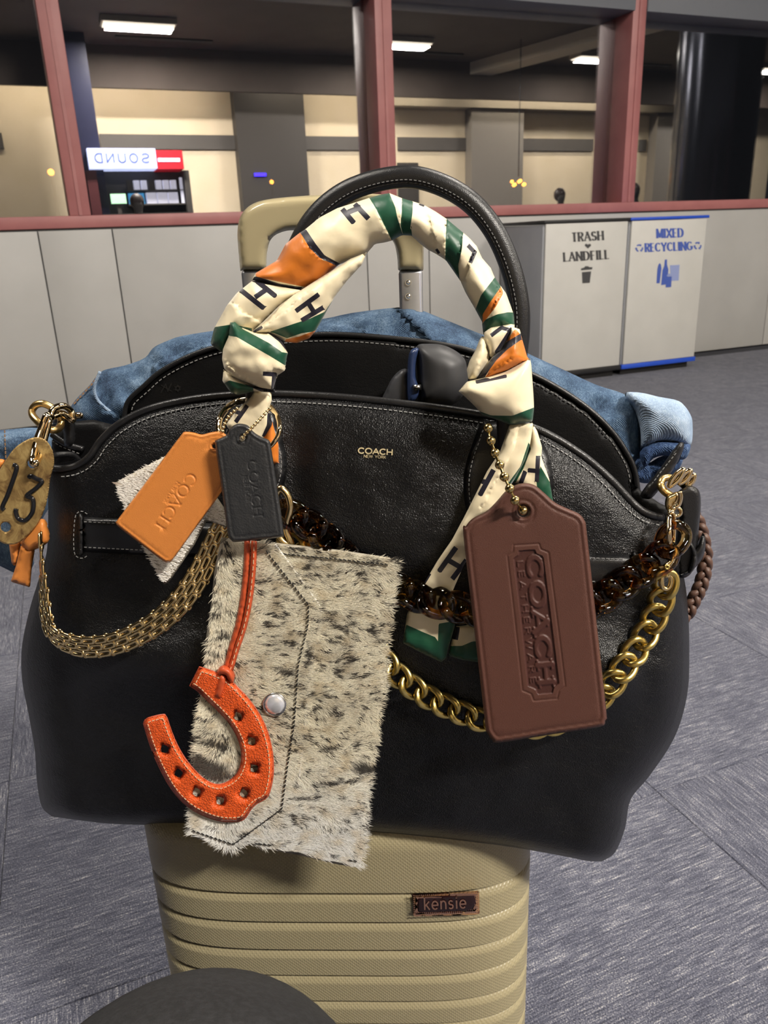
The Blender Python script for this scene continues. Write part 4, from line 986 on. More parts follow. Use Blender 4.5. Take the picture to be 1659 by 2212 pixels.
puff('scarf_tail', AT([(310, 1560), (345, 1440), (365, 1375), (480, 1365), (560, 1380), (560, 1610), (400, 1588)]), TK, -.007, .003, 14, SILK, sf, regions=[(AT([(290, 1600), (330, 1500), (400, 1500), (470, 1470), (580, 1480), (580, 1640)]), 1)] + Hm(AT, (372, 1380, 358, 1460), w=36), step=7, wr=(.002, 40, 9))

# ------------------------------------------------------------------ leather hang tags
def taglea(name, col, rough=.5, g=1600, bd=.00008, wk=.0001):
    t = NT(name); c = t.co(); f = t.noise(c, 25, 4); t.l(t.mix(f, tuple(.86 * v for v in col[:3]) + (1,), col), t.b.inputs['Base Color']); t.b.inputs['Roughness'].default_value = rough
    p = t.bump(t.noise(c, 140, 4), wk); t.bump(t.voro(c, g), bd, 1, p); return t.m
M['tan'] = taglea('tan_leather', srgb(222, 138, 66), .42); M['tan_edge'] = pm('tan_cut_edge', srgb(140, 72, 30), .6)
M['tag_black'] = taglea('black_tag_leather', (.030, .031, .033, 1), .45, 700, .00018, .0006)
M['brown'] = taglea('chocolate_leather', srgb(88, 53, 42), .5, 2600, .00012, .00008)
M['brown_panel'] = taglea('dark_pressed_leather', srgb(74, 41, 34), .45, 2600, .0001, .00006)
def A6(pts): return [(230 + .27125 * x, 880 + .27132 * y) for x, y in pts]
def circ(x, y, r, n=16): return [(x + r * math.cos(a), y + r * math.sin(a)) for a in np.linspace(0, 2 * PI, n, endpoint=False)]
# tan tag
tt = thing('hang_tag', 'bright tan leather hang tag stamped COACH, left of the black tag', 'hang tag', FB(360, 1100, .05))
pT = A6(catmull([(590, 225), (625, 195), (690, 198), (760, 215), (830, 198), (900, 190), (950, 215), (985, 270), (988, 340), (1000, 420), (1018, 465), (1008, 510), (905, 690), (720, 945), (530, 1210), (492, 1233), (450, 1222), (270, 1086), (92, 948), (79, 915), (95, 885), (340, 560)], 4, closed=True))
st, w_ = strokes('COACH', .075, .03, serif=.13, gap=.10); dT = lay(st, w_, A6([(652, 515)])[0], np.array(A6([(385, 930)])[0]) - np.array(A6([(652, 515)])[0]), 25)
st, w_ = strokes('NEW YORK', .06, gap=.14); dT += lay(st, w_, A6([(560, 592)])[0], np.array(A6([(452, 752)])[0]) - np.array(A6([(560, 592)])[0]), 9)
o = puff('tag_body', pT, FB, .046, .0042, 5, [M['tan']], tt, holes=[circ(*A6([(862, 310)])[0], 5)], groove=(9, 1.6, .0006), band=14, bstep=3.2, step=11, back=0, deboss=dT, dboss=.0007,
         fine=((320, 1000, 445, 1150), 1.7, A6([(600, 480), (780, 480), (790, 560), (480, 970), (380, 960), (420, 760)])))
# black tag
tbk = thing('hang_tag', 'small black leather hang tag stamped COACH, beside the tan tag', 'hang tag', FB(540, 1060, .06))
pBt = A6(catmull([(866, 300), (872, 262), (920, 238), (962, 215), (985, 165), (1045, 130), (1125, 142), (1172, 195), (1230, 232), (1288, 258), (1308, 300), (1360, 640), (1411, 990), (1395, 1032), (1220, 1052), (1030, 1072), (990, 1052), (964, 1000), (915, 640)], 4, closed=True))
st, w_ = strokes('COACH', .075, .03, serif=.13, gap=.10); dB = lay(st, w_, A6([(1118, 428)])[0], np.array(A6([(1172, 872)])[0]) - np.array(A6([(1118, 428)])[0]), 20)
st, w_ = strokes('NEW YORK', .06, gap=.14); dB += lay(st, w_, A6([(1090, 548)])[0], np.array(A6([(1118, 758)])[0]) - np.array(A6([(1090, 548)])[0]), 9)
puff('tag_body', pBt, FB, .056, .0052, 6, [M['tag_black']], tbk, holes=[circ(*A6([(1085, 245)])[0], 5.5)], groove=(11, 1.8, .0008), band=17, bstep=3.2, step=11, back=0, deboss=dB, dboss=.0007,
     fine=((520, 990, 575, 1125), 1.6, A6([(1075, 415), (1180, 410), (1255, 880), (1140, 890), (1080, 700)])))
# brown tag
tb_ = thing('hang_tag', 'large chocolate brown leather tag stamped COACH LEATHERWARE', 'hang tag', FB(1160, 1350, .06))
pBr = AT(catmull([(410, 800), (425, 748), (470, 697), (555, 652), (620, 590), (680, 522), (740, 487), (800, 476), (860, 490), (922, 540), (990, 600), (1080, 642), (1142, 672), (1176, 720), (1187, 790), (1248, 1350), (1310, 1915), (1302, 1970), (1265, 2010), (950, 2058), (640, 2108), (590, 2090), (560, 2045), (546, 1980), (478, 1390)], 4, closed=True))
fro = AT([(725, 868), (885, 857), (897, 893), (945, 912), (998, 1330), (1050, 1752), (1012, 1780), (1000, 1830), (852, 1845), (836, 1802), (782, 1780), (735, 1350), (686, 932), (722, 908)])
fri = np.array(inset(fro, 11.5))
st, w_ = strokes('COACH', .20, .12, serif=.18, gap=.16, sh=.07); sC = lay(st, w_, AT([(806, 940)])[0], np.array(AT([(886, 1745)])[0]) - np.array(AT([(806, 940)])[0]), 32)
st, w_ = strokes('LEATHERWARE', .065, gap=.42); sL = lay(st, w_, AT([(748, 968)])[0], np.array(AT([(832, 1738)])[0]) - np.array(AT([(748, 968)])[0]), 12.5)
def brown_h(X, d, shape):
    h = np.zeros(len(X)); din = inside(fri, X); dd = polydist(fri, X); do = polydist(np.array(fro), X)
    h -= .0011 * np.where(din, np.clip(dd / 2.0, 0, 1), 0)
    h -= .0006 * np.exp(-(do / 1.5) ** 2)
    sd = np.full(len(X), 1e9)
    for s in sC + sL: sd = np.minimum(sd, segdist(s[:2], s[2:4], X) - s[4])
    return h + .0010 * np.clip(.5 - sd / 2.4, 0, 1) * din
puff('tag_body', pBr, FB, .052, .0056, 7, [M['brown'], M['brown_panel']], tb_, holes=[circ(*AT([(785, 655)])[0], 12)], regions=[(fri, 1)], groove=(13, 2.0, .0009), band=20, bstep=3.6, step=12, back=0, hf=brown_h,
     fine=((1092, 1170, 1225, 1520), 2.1, np.array(inset(fro, -6))))
# bead chains on the tags
def bead_chain(name, pts, pl, off, r, mat, par, spacing):
    P = resample(catmull(pts, 8), step=spacing)
    if np.ndim(off): o_ = np.interp(np.linspace(0, 1, len(P)), np.linspace(0, 1, len(off)), off)
    else: o_ = np.full(len(P), off)
    Q = pl.many(P, o_)
    tube('chain_core', Q, r * .3, mat, par, nseg=6)
    v, f = ball_geo((0, 0, 0), r, 12, 8); me = None
    for q in Q:
        if me is None: o = mesh(name, np.array(v) + q - 0, f, mat, par); me = o.data; me.transform(Matrix.Translation(Vector((root_loc(par) - q).tolist()))); 
        else: o = bpy.data.objects.new(name, me); link(o, par)
        o.location = Vector((q - root_loc(par)).tolist())
M['bead'] = pm('antique_brass_bead', (.60, .46, .20, 1), .2, 1.0)
bead_chain('bead', AT([(565, 130), (580, 200), (607, 283), (640, 365), (672, 447), (710, 527), (747, 607), (785, 648)]), FB, [.045, .05, .055, .06, .064, .066, .067, .060], .0033, M['bead'], tb_, 28.6)
bead_chain('bead', A6([(1300, 10), (1230, 85), (1160, 160), (1105, 215), (1085, 245)]), FB, [.055, .06, .065, .068, .062], .0013, M['gold'], tbk, 8.2)
bead_chain('bead', A6([(1040, 10), (985, 60), (940, 130), (925, 190)]), FB, [.05, .048, .05, .05], .0013, M['gold'], tt, 8.2)

# ------------------------------------------------------------------ fur
def fur_mat(name):
    t = NT(name); a = t.n('ShaderNodeVertexColor'); a.layer_name = 'Col'; t.l(a.outputs[0], t.b.inputs['Base Color']); t.b.inputs['Roughness'].default_value = .55; t.b.inputs['Specular IOR Level'].default_value = .3; return t.m
M['fur'] = fur_mat('cowhide_hair')
def fur(name, poly, pl, off, colf, flow, area_px, length, lift, wid, par, keep=None):
    poly = np.array(poly); lo, hi = poly.min(0), poly.max(0); A = (hi - lo).prod()
    X = RNG.uniform(lo, hi, (int(A / area_px), 2)); X = X[inside(poly, X)]
    if keep is not None: X = X[keep(X)]
    n = len(X); ang = flow(X); L = length * RNG.uniform(.6, 1.25, n)
    segn = 3; V = np.zeros((n, segn * 2 + 1, 3)); pos = X.copy(); col = colf(X)
    for k in range(segn + 1):
        t = k / segn; h = off + lift * (1 - (1 - t) ** 2) * RNG.uniform(.7, 1.3, n)
        nr = np.stack([-np.sin(ang), np.cos(ang)], 1)
        if k < segn:
            w = wid * (1 - .6 * t)
            V[:, 2 * k] = pl.many(pos - nr * w, h); V[:, 2 * k + 1] = pl.many(pos + nr * w, h)
        else: V[:, 2 * k] = pl.many(pos, h)
        pos = pos + np.stack([np.cos(ang), np.sin(ang)], 1) * (L / segn)[:, None]; ang = ang + RNG.normal(0, .16, n)
    m = segn * 2 + 1; base = (np.arange(n) * m)[:, None, None]
    quads = np.array([[2 * k, 2 * k + 1, 2 * k + 3, 2 * k + 2] for k in range(segn - 1)])[None] + base
    tris = np.array([[2 * segn - 2, 2 * segn - 1, 2 * segn]])[None] + base
    F = [tuple(q) for q in quads.reshape(-1, 4)] + [tuple(q) for q in tris.reshape(-1, 3)]
    o = mesh(name, V.reshape(-1, 3), F, M['fur'], par, smooth=False, kind='stuff')
    at = o.data.color_attributes.new('Col', 'FLOAT_COLOR', 'POINT')
    C = np.repeat(np.c_[col, np.ones(n)], m, axis=0).astype(np.float32); at.data.foreach_set('color', C.ravel())
    return o
def A8(pts): return [(280 + .37372 * x, 1120 + .37374 * y) for x, y in pts]
cream = np.array(srgb(248, 240, 216)[:3]); white_ = np.array(srgb(254, 252, 246)[:3]); grey_ = np.array(srgb(120, 112, 102)[:3]); dark_ = np.array(srgb(34, 30, 32)[:3]); warm_ = np.array(srgb(214, 190, 146)[:3])
SPOTS = [(777, 1654, 26, 17), (452, 1650, 42, 20), (470, 1668, 30, 14), (609, 1458, 18, 9), (486, 1364, 14, 7), (640, 1725, 20, 7), (700, 1690, 26, 6), (566, 1352, 10, 5), (748, 1690, 22, 6), (590, 1446, 10, 7), (700, 1610, 20, 6), (470, 1600, 20, 8), (515, 1800, 10, 5), (710, 1848, 9, 5)]
def hide_col(X):
    x, y = X[:, 0], X[:, 1]; n = len(X)
    f = np.array([noise.noise(Vector((a / 17, b / 7.5, 1.3))) + .55 * noise.noise(Vector((a / 8, b / 4.2, 5))) for a, b in X])
    g = np.array([noise.noise(Vector((a / 70, b / 60, 9))) for a, b in X])
    w = np.array([noise.noise(Vector((a / 30, b / 22, 19))) for a, b in X])
    dens = np.clip((1790 - y) / 220, .0, 1) * .16
    dk = np.clip((f + g * .35 - .41 + dens) / .16, 0, 1)
    gr = np.clip((g + w * .6 + .12) * 1.1, 0, .62) * np.clip((1760 - y) / 260, .15, 1)
    c = cream + (white_ - cream) * np.clip((y - 1600) / 200, 0, 1)[:, None]
    c = c + (warm_ - c) * np.clip(w * .9, 0, .5)[:, None]
    c = c + (grey_ - c) * (gr * .45)[:, None]
    for sx, sy, rx, ry in SPOTS: dk = np.maximum(dk, np.clip(1.5 - ((x - sx) / rx) ** 2 - ((y - sy) / ry) ** 2 + .5 * f, 0, 1))
    c = c + (dark_ - c) * (dk * .93)[:, None]
    return np.clip(c * RNG.uniform(.78, 1.12, n)[:, None], 0, 1)
def hide_flow(X):
    x, y = X[:, 0], X[:, 1]
    t = np.clip((x - 470) / 330, 0, 1)
    a = np.radians(160 - 150 * np.clip((x - 440) / 90, 0, 1))
    wv = np.array([noise.noise(Vector((p / 60, q_ / 45, 2))) for p, q_ in X])
    return a + wv * 1.0 * (1 + .2 * t) + np.where(y > 1500, .15, -.15) + RNG.normal(0, .15, len(X))
M['hide'] = noisy('pale_hide_skin', srgb(205, 196, 176), srgb(150, 140, 124), 60, .7)
M['thread_black'] = pm('black_thread', (.015, .015, .016, 1), .6)
po = thing('cowhide_pouch', 'speckled black and white cowhide envelope pouch hanging on the bag front', 'pouch', FB(640, 1500, .04))
pbody = A8([(530, 110), (840, 140), (1200, 180), (1400, 210), (1552, 235), (1530, 400), (1500, 600), (1475, 800), (1465, 1000), (1440, 1150), (1410, 1350), (1380, 1550), (1365, 1700), (1355, 1900), (1335, 2018), (1200, 2000), (1000, 1950), (720, 1895), (520, 1840), (400, 1500), (440, 1000), (500, 500)])
pflap = A8([(530, 108), (700, 128), (840, 150), (1105, 515), (1090, 620), (1040, 870), (1000, 1280), (980, 1480), (930, 1720), (600, 1930), (345, 1830), (352, 1700), (370, 1400), (390, 1150), (430, 900), (440, 700), (470, 500), (490, 300)])
PP = Plane(PB + NB * .034, NB)
pb_ = puff('pouch_body', pbody, PP, 0, .004, 6, [M['hide']], po, step=20, back=0)
pf_ = puff('pouch_flap', pflap, PP, .0082, .0030, 3, [M['hide']], po, step=20, back=0)
fl_ = np.array(pflap)
fur('body_hair', inset(pbody, 5), PP, .0040, hide_col, hide_flow, 3.8, 21, .0012, .75, pb_, keep=lambda X: ~inside(np.array(inset(pflap, 14)), X))
fur('flap_hair', inset(pflap, 6), PP, .0112, hide_col, hide_flow, 3.8, 20, .0011, .75, pf_)
sp_ = A8([(790, 190), (1035, 500), (1030, 620), (975, 850), (950, 1200), (910, 1450), (880, 1680), (600, 1885), (350, 1800)])
stitches('stitching', sp_, PP, M['thread_black'], pf_, 7, 3, 1.1, .0126, .0012, .8)
stitches('stitching', A8([(890, 205), (1200, 235), (1500, 268)]), PP, M['thread_black'], pb_, 7, 3, 1.1, .0056, .0012, .8)
stitches('stitching', A8([(720, 1878), (830, 1890)]), PP, M['thread_black'], pb_, 7, 3, 1.1, .0056, .0012, .8); stitches('stitching', A8([(1270, 1975), (1340, 1985)]), PP, M['thread_black'], pb_, 7, 3, 1.0, .0056, .0012, .8)
tube('flap_cut_edge', PP.many(resample(A8([(840, 150), (1105, 515), (1090, 620), (1040, 870), (1000, 1280), (980, 1480), (930, 1720), (600, 1930)]), 60), np.full(60, .0102)), .0010, pm('white_cut_hide', srgb(214, 210, 202), .6), pf_, nseg=6)
M['snap'] = pm('pearl_steel', (.84, .85, .90, 1), .22, .55)
puff('snap_button', circ(593, 1522, 24, 32), PP, .0122, .0052, 23, [M['snap']], po, step=4, back=0)
tube('snap_rim', PP.many(np.array(circ(593, 1522, 23.5, 40)), np.full(40, .0132)), .0009, M['steel'], po, closed=True, nseg=8)

# white hide charm behind the tan tag
wh = thing('hide_charm', 'small square of short white hide behind the tan tag', 'charm', FB(360, 1120, .035))
pW = A6([(65, 600), (500, 372), (800, 600), (960, 830), (975, 962), (800, 900), (700, 1095), (500, 1390), (460, 1415), (300, 1130), (150, 815)])
w_o = puff('hide_patch', pW, FB, .034, .003, 4, [M['hide']], wh, step=14, back=0)
def wcol(X):
    n = len(X); s = np.clip(1.2 - ((X[:, 0] - 256) / 10) ** 2 - ((X[:, 1] - 1046) / 5) ** 2, 0, 1) * .6
    c = np.array(srgb(252, 248, 240)[:3])[None].repeat(n, 0); c = c + (np.array(srgb(150, 110, 70)[:3]) - c) * s[:, None]; return np.clip(c * RNG.uniform(.92, 1.0, n)[:, None], 0, 1)
fur('white_hair', inset(pW, 3), FB, .0372, wcol, lambda X: np.radians(190) + RNG.normal(0, .14, len(X)) + np.array([.3 * noise.noise(Vector((a / 50, b / 50, 4))) for a, b in X]), 6, 11, .0008, .8, w_o)

# ------------------------------------------------------------------ orange horseshoe charm
def pebbled(name, col):
    t = NT(name); c = t.co(); t.b.inputs['Base Color'].default_value = col; t.b.inputs['Roughness'].default_value = .42; v = t.n('ShaderNodeTexVoronoi'); v.feature = 'DISTANCE_TO_EDGE'; v.inputs['Scale'].default_value = 420; t.l(c, v.inputs['Vector'])
    t.bump(t.math('MINIMUM', v.outputs['Distance'], .22), .0015); return t.m
M['orange'] = pebbled('pebbled_orange_leather', srgb(222, 88, 34)); M['orange_edge'] = pm('brick_orange_edge', srgb(176, 74, 48), .5); M['thread_cream'] = pm('cream_thread', srgb(240, 205, 165), .6)
M['brick'] = pm('brick_orange_leather', srgb(186, 78, 42), .38)
hs = thing('horseshoe_charm', 'orange pebbled leather horseshoe charm with cream stitching on a thin strap', 'charm', FB(450, 1650, .05))
ho = catmull([(405, 860), (480, 884), (560, 922), (625, 978), (700, 1062), (760, 1152), (802, 1255), (826, 1370), (828, 1480), (808, 1580), (785, 1618), (735, 1645), (700, 1680), (665, 1732), (630, 1748), (550, 1750), (470, 1732), (380, 1692), (300, 1630), (230, 1542), (170, 1430), (128, 1330), (100, 1245), (82, 1185)], 4)
hi_ = catmull([(210, 1140), (240, 1230), (280, 1322), (330, 1402), (390, 1472), (450, 1520), (510, 1540), (570, 1522), (620, 1480), (645, 1420), (650, 1360), (632, 1280), (590, 1200), (530, 1128), (450, 1050), (390, 992), (350, 968)], 4)
hp = A8(np.vstack([ho, [(95, 1158), (150, 1142), (200, 1132)], hi_]))
hol = []
for (x, y), rot in zip([(203, 1333), (283, 1473), (388, 1583), (523, 1632), (660, 1590), (720, 1445), (705, 1287), (627, 1145)], [15, 35, 25, 5, 35, 5, 5, 20]):
    c0 = A8([(x, y)])[0]; a = math.radians(rot); hol.append([(c0[0] + 8 * (dx * math.cos(a) - dy * math.sin(a)), c0[1] + 8 * (dx * math.sin(a) + dy * math.cos(a))) for dx, dy in ((-1, -1), (1, -1), (1, 1), (-1, 1))])
puff('horseshoe_backing', inset(hp, -2), FB, .0475, .0035, 2, [M['orange_edge']], hs, holes=hol, step=12, back=0, sharp=40)
hb_ = puff('horseshoe_body', hp, FB, .0505, .0028, 3.5, [M['orange']], hs, holes=hol, step=9, back=0)
ins = np.array(inset(hp, 8)); stitches('stitching', np.vstack([ins, ins[:1]]), FB, M['thread_cream'], hb_, 6, 3.2, .95, .0530, .0009)
def ribbon(name, cl, w, off, th, mat, par, **k): return puff(name, strip(cl, w), FB, off, th, min(w * .4, 5), [mat], par, step=6, back=0.3, **k)
sc1 = catmull([(534, 1166), (533, 1220), (527, 1280), (516, 1345), (500, 1400), (488, 1450)], 8); sc2 = catmull([(549, 1168), (547, 1222), (540, 1290), (528, 1350), (511, 1402), (496, 1452)], 8)
rb1 = ribbon('strap', sc1, 13, .047, .0022, M['brick'], hs); rb2 = ribbon('strap', sc2, 13, .0485, .0022, M['brick'], hs)
stitches('stitching', sc2, FB, M['thread_cream'], rb2, 9, 5, .8, .0507, .0005)
puff('strap_knot', catmull(A8([(505, 885), (530, 852), (575, 862), (604, 905), (598, 955), (570, 940), (548, 908), (520, 912)]), 4, closed=True), FB, .050, .008, 9, [M['brick']], hs, step=5)
puff('strap_end', A8([(524, 900), (560, 912), (552, 965), (525, 1045), (490, 1030), (505, 970)]), FB, .0535, .003, 5, [M['brick']], hs, step=6)
# ------------------------------------------------------------------ chains
def unit(v): v = np.asarray(v, float); return v / np.linalg.norm(v)
def frames(Q):
    T = np.gradient(Q, axis=0); T /= np.linalg.norm(T, axis=1)[:, None]; out = []
    for q, t in zip(Q, T):
        y = np.cross(NB, t); y = unit(y); z = np.cross(t, y); out.append((q, t, y, z))
    return out
def oval_link(a, b, r, h, n=36, nseg=10, flat=1.0):
    t = np.linspace(0, 2 * PI, n, endpoint=False); P = np.stack([a * np.cos(t), b * np.sin(t), h * np.sin(2 * t)], 1)
    return tube_geo(P, r, nseg=nseg, closed=True, flat=flat, ref=(0, 0, 1))
def link_mesh(name, geo, mat):
    me = bpy.data.meshes.new(name); me.from_pydata([tuple(v) for v in np.asarray(geo[0])], [], geo[1]); me.materials.append(mat)
    bm = bmesh.new(); bm.from_mesh(me); bmesh.ops.recalc_face_normals(bm, faces=bm.faces); bm.to_mesh(me); bm.free()
    me.polygons.foreach_set('use_smooth', [True] * len(me.polygons)); return me
def place(name, me, par, q, x, y, z, roll=0.0):
    o = bpy.data.objects.new(name, me); link(o, par); c, s = math.cos(roll), math.sin(roll)
    y2 = y * c + z * s; z2 = z * c - y * s; L = root_loc(par); m = Matrix.Identity(4)
    for i in range(3): m[i][0], m[i][1], m[i][2], m[i][3] = float(x[i]), float(y2[i]), float(z2[i]), float(q[i] - L[i])
    o.matrix_local = m; return o
def path3(pts, pl, off, n=10):
    P = catmull(pts, n); o_ = np.interp(np.linspace(0, 1, len(P)), np.linspace(0, 1, len(off)), off) if np.ndim(off) else np.full(len(P), off)
    return pl.many(P, o_)
def tort():
    t = NT('tortoiseshell_resin'); c = t.co(); b = t.b; oi = t.n('ShaderNodeTexCoord')
    g = t.n('ShaderNodeNewGeometry'); f = t.noise(g.outputs['Position'], 60, 2, .5, .3)
    t.l(t.ramp(f, [(.36, (.14, .04, .014, 1)), (.47, (.8, .32, .06, 1)), (.58, (1.0, .72, .26, 1))]), b.inputs['Base Color'])
    b.inputs['Roughness'].default_value = .03; b.inputs['Transmission Weight'].default_value = 1.0; b.inputs['IOR'].default_value = 1.5; b.inputs['Coat Weight'].default_value = .0; return t.m
M['tort'] = tort()
tc = thing('resin_chain', 'chunky tortoiseshell resin chain looping across the bag front', 'chain', BF(1000, 1300, .01))
tp_ = [(1452, 1166), (1436, 1196), (1400, 1224), (1345, 1262), (1290, 1298), (1210, 1326), (1120, 1332), (1040, 1322), (990, 1312), (945, 1302), (900, 1288), (862, 1272), (800, 1240), (740, 1200), (700, 1160), (662, 1130), (628, 1112)]
Q = path3(tp_, BF, [.018, .016, .012, .012, .012, .012, .012, .014, .020, .020, .014, .012, .010, .010, .010, .012, .014])
Q = resample(Q, step=.0166); lm = link_mesh('resin_link', oval_link(.0118, .0088, .0038, .0032, 40, 12), M['tort'])
for k, (q, x, y, z) in enumerate(frames(Q)): place('resin_link', lm, tc, q, x, y, z, .45)
gc = thing('curb_chain', 'flat yellow gold curb chain slung behind the brown tag', 'chain', BF(1000, 1540, .01))
gp_ = [(1436, 1262), (1428, 1296), (1408, 1345), (1376, 1402), (1340, 1452), (1303, 1498), (1240, 1546), (1150, 1570), (1045, 1556), (988, 1536), (935, 1512), (885, 1480), (846, 1446), (812, 1400), (770, 1330), (700, 1240), (630, 1175)]
Q = path3(gp_, BF, [.016, .012, .010, .010, .008, .008, .008, .008, .008, .008, .008, .008, .008, .006, .006, .006, .008]); Q = resample(Q, step=.0150)
lm = link_mesh('curb_link', oval_link(.0103, .0076, .0027, .0026, 36, 10, .75), M['gold_satin'])
for q, x, y, z in frames(Q): place('curb_link', lm, gc, q, x, y, z, .3)
bc = thing('link_chain', 'triple row polished gold chain hanging on the left of the bag', 'chain', BF(250, 1380, .01))
lp_ = [(88, 1165), (90, 1215), (94, 1270), (97, 1315), (106, 1358), (132, 1384), (185, 1398), (250, 1390), (320, 1358), (378, 1312), (420, 1258), (450, 1205), (478, 1150), (500, 1120)]
Q = path3(lp_, FB, [.004, .006, .010, .014, .020, .028, .034, .037, .036, .034, .030, .026, .026, .026]); Q = resample(Q, step=.0062)
def racetrack(L, w, r):
    t = np.linspace(0, 2 * PI, 24, endpoint=False); P = np.stack([np.sign(np.cos(t)) * L + w * np.cos(t), w * np.sin(t), 0 * t], 1); return tube_geo(P, r, nseg=8, closed=True, ref=(0, 0, 1), flat=.7)
bar = link_mesh('bar_link', racetrack(.0034, .0020, .0017), M['gold']); rg = link_mesh('ring_link', oval_link(.0028, .0028, .0010, 0, 20, 8), M['gold'])
for k, (q, x, y, z) in enumerate(frames(Q)):
    ra = 1.15 * max(0, 1 - k / 18); y, z = y * math.cos(ra) + z * math.sin(ra), z * math.cos(ra) - y * math.sin(ra)
    for row, yy in ((0, -.0058), (1, 0), (2, .0058)):
        if (k + row) % 2 == 0: place('bar_link', bar, bc, q + y * yy, x, y, z, 0)
        elif row != 1: place('ring_link', rg, bc, q + y * yy * 1.15 - z * .001, x, y, z, 0)

# ------------------------------------------------------------------ rings and clips
def ring_tube(name, pts, pl, off, r, mat, label, cat='ring', closed=True, n=6, flat=1.0):
    P = catmull(pts, n, closed=closed); m = len(P)
    o_ = np.interp(np.linspace(0, 1, m), np.linspace(0, 1, len(off)), off) if np.ndim(off) else np.full(m, off)
    return tube(name, pl.many(P, o_), r, mat, None, nseg=12, closed=closed, label=label, cat=cat, flat=flat)
ring_tube('brass_ring', [(70, 885), (78, 875), (92, 872), (108, 878), (122, 890), (131, 905), (131, 919), (123, 928), (108, 928), (92, 920), (78, 907), (70, 896)], FB, [-.03, -.03, -.03, -.032, -.034, -.036, -.03, -.02, -.018, -.02, -.024, -.03], .0031, M['brass'], 'thick brass ring at the upper left corner of the bag')
ring_tube('twisted_link', [(100, 898), (94, 912), (87, 930), (81, 946), (76, 964), (72, 982), (70, 996), (75, 1003), (82, 994), (90, 970), (98, 942), (105, 915), (106, 900)], FB, [-.012, -.01, -.006, -.002, .002, .008, .012, .012, .0, -.006, -.012, -.016, -.014], .0026, M['gold_pale'], 'long twisted pale gold link through the hole of the brass number tag')
ring_tube('twisted_link', [(110, 900), (114, 886), (124, 879), (138, 877), (150, 884), (157, 896), (156, 908), (146, 900), (134, 893), (122, 896)], FB, [-.016, -.02, -.024, -.03, -.036, -.036, -.034, -.03, -.026, -.02], .0028, M['gold_pale'], 'round twisted pale gold link around the left leather loop')
puff('zip_puller', [(158, 893), (166, 890), (176, 891), (181, 896), (178, 904), (160, 906)], FB, -.045, .0025, 3, [M['gold_pale']], None, step=4, label='small pale gold zip puller against the denim at left', cat='zip pull')
ring_tube('brass_ring', [(1427, 1046), (1431, 1036), (1441, 1032), (1454, 1034), (1470, 1042), (1482, 1054), (1488, 1068), (1480, 1077), (1466, 1076), (1450, 1071), (1437, 1063), (1429, 1054)], FB, [-.025, -.028, -.03, -.034, -.038, -.04, -.036, -.028, -.022, -.02, -.02, -.022], .0029, M['brass'], 'brass ring at the right corner of the bag')
for k, (a, b, lab) in enumerate((((1446, 1050), (1476, 1014), 'nearest pale gold link standing in the right brass ring'), ((1468, 1044), (1491, 1016), 'middle pale gold link standing beside the right brass ring'), ((1484, 1048), (1499, 1026), 'outermost pale gold link above the right leather tab'))):
    a = np.array(a, float); b = np.array(b, float); e = unit(b - a); nn = np.array([-e[1], e[0]]) * 5
    ring_tube('pale_link', [a, a * .7 + b * .3 + nn, a * .3 + b * .7 + nn, b, a * .3 + b * .7 - nn, a * .7 + b * .3 - nn], FB, -.018 - .008 * k, .0019, M['gold_pale'], lab, 'link')
lc = thing('lobster_clasp', 'pale gold lobster clasp on the right brass ring', 'clasp', FB(1452, 1095, -.01))
puff('clasp_body', catmull([(1440, 1072), (1452, 1066), (1464, 1062), (1471, 1070), (1468, 1084), (1458, 1094), (1450, 1104), (1440, 1102), (1436, 1088)], 4, closed=True), FB, -.010, .005, 8, [M['gold']], lc, step=4)
tube('clasp_lever', FB.many(catmull([(1468, 1062), (1470, 1074), (1466, 1090), (1458, 1094)], 6), np.full(19, -.002)), .0018, M['gold_pale'], lc)
tube('clasp_eye', FB.many(np.array(circ(1462, 1106, 9, 24)), np.full(24, -.004)), .0013, M['gold_pale'], lc, closed=True)
tube('clasp_neck', FB.many(catmull([(1450, 1100), (1449, 1112)], 6), np.full(7, -.004)), .0028, M['gold'], lc)
ring_tube('pale_link', [(1446, 1112), (1451, 1108), (1455, 1118), (1455, 1150), (1453, 1172), (1449, 1176), (1446, 1166), (1445, 1140)], FB, [.004, .004, .004, .004, .008, .02, .02, .012], .0018, M['gold_pale'], 'long pale gold link holding the end of the tortoiseshell chain', 'link')
sw = thing('swivel_clip', 'yellow gold swivel clip at the right end of the curb chain', 'clip', BF(1440, 1240, .015))
puff('clip_bar', [(1458, 1180), (1467, 1184), (1463, 1204), (1452, 1232), (1434, 1232), (1434, 1218), (1446, 1210)], BF, .018, .004, 5, [M['gold']], sw, step=4)
tube('clip_rivet', BF.many(np.array(circ(1441, 1225, 4, 16)), np.full(16, .0225)), .0008, M['gold_satin'], sw, closed=True)
tube('clip_swivel', BF.many(catmull([(1441, 1232), (1440, 1246)], 4), np.full(5, .018)), .003, M['gold'], sw)
tube('clip_eye', BF.many(catmull([(1430, 1246), (1440, 1242), (1449, 1248), (1448, 1264), (1440, 1272), (1430, 1266)], 5, closed=True), np.full(30, .018)), .0019, M['gold'], sw, closed=True)
ring_tube('key_ring', [(538 + 66 * math.cos(a), 922 + 58 * math.sin(a)) for a in np.linspace(-PI / 2, 1.5 * PI, 16, endpoint=False)], FB, [.004, .004, .012, .03, .042, .046, .046, .047, .047, .047, .046, .046, .042, .03, .012, .004], .0017, M['gold_pale'], 'large pale gold key ring behind the two small tags', 'key ring', flat=1.5)
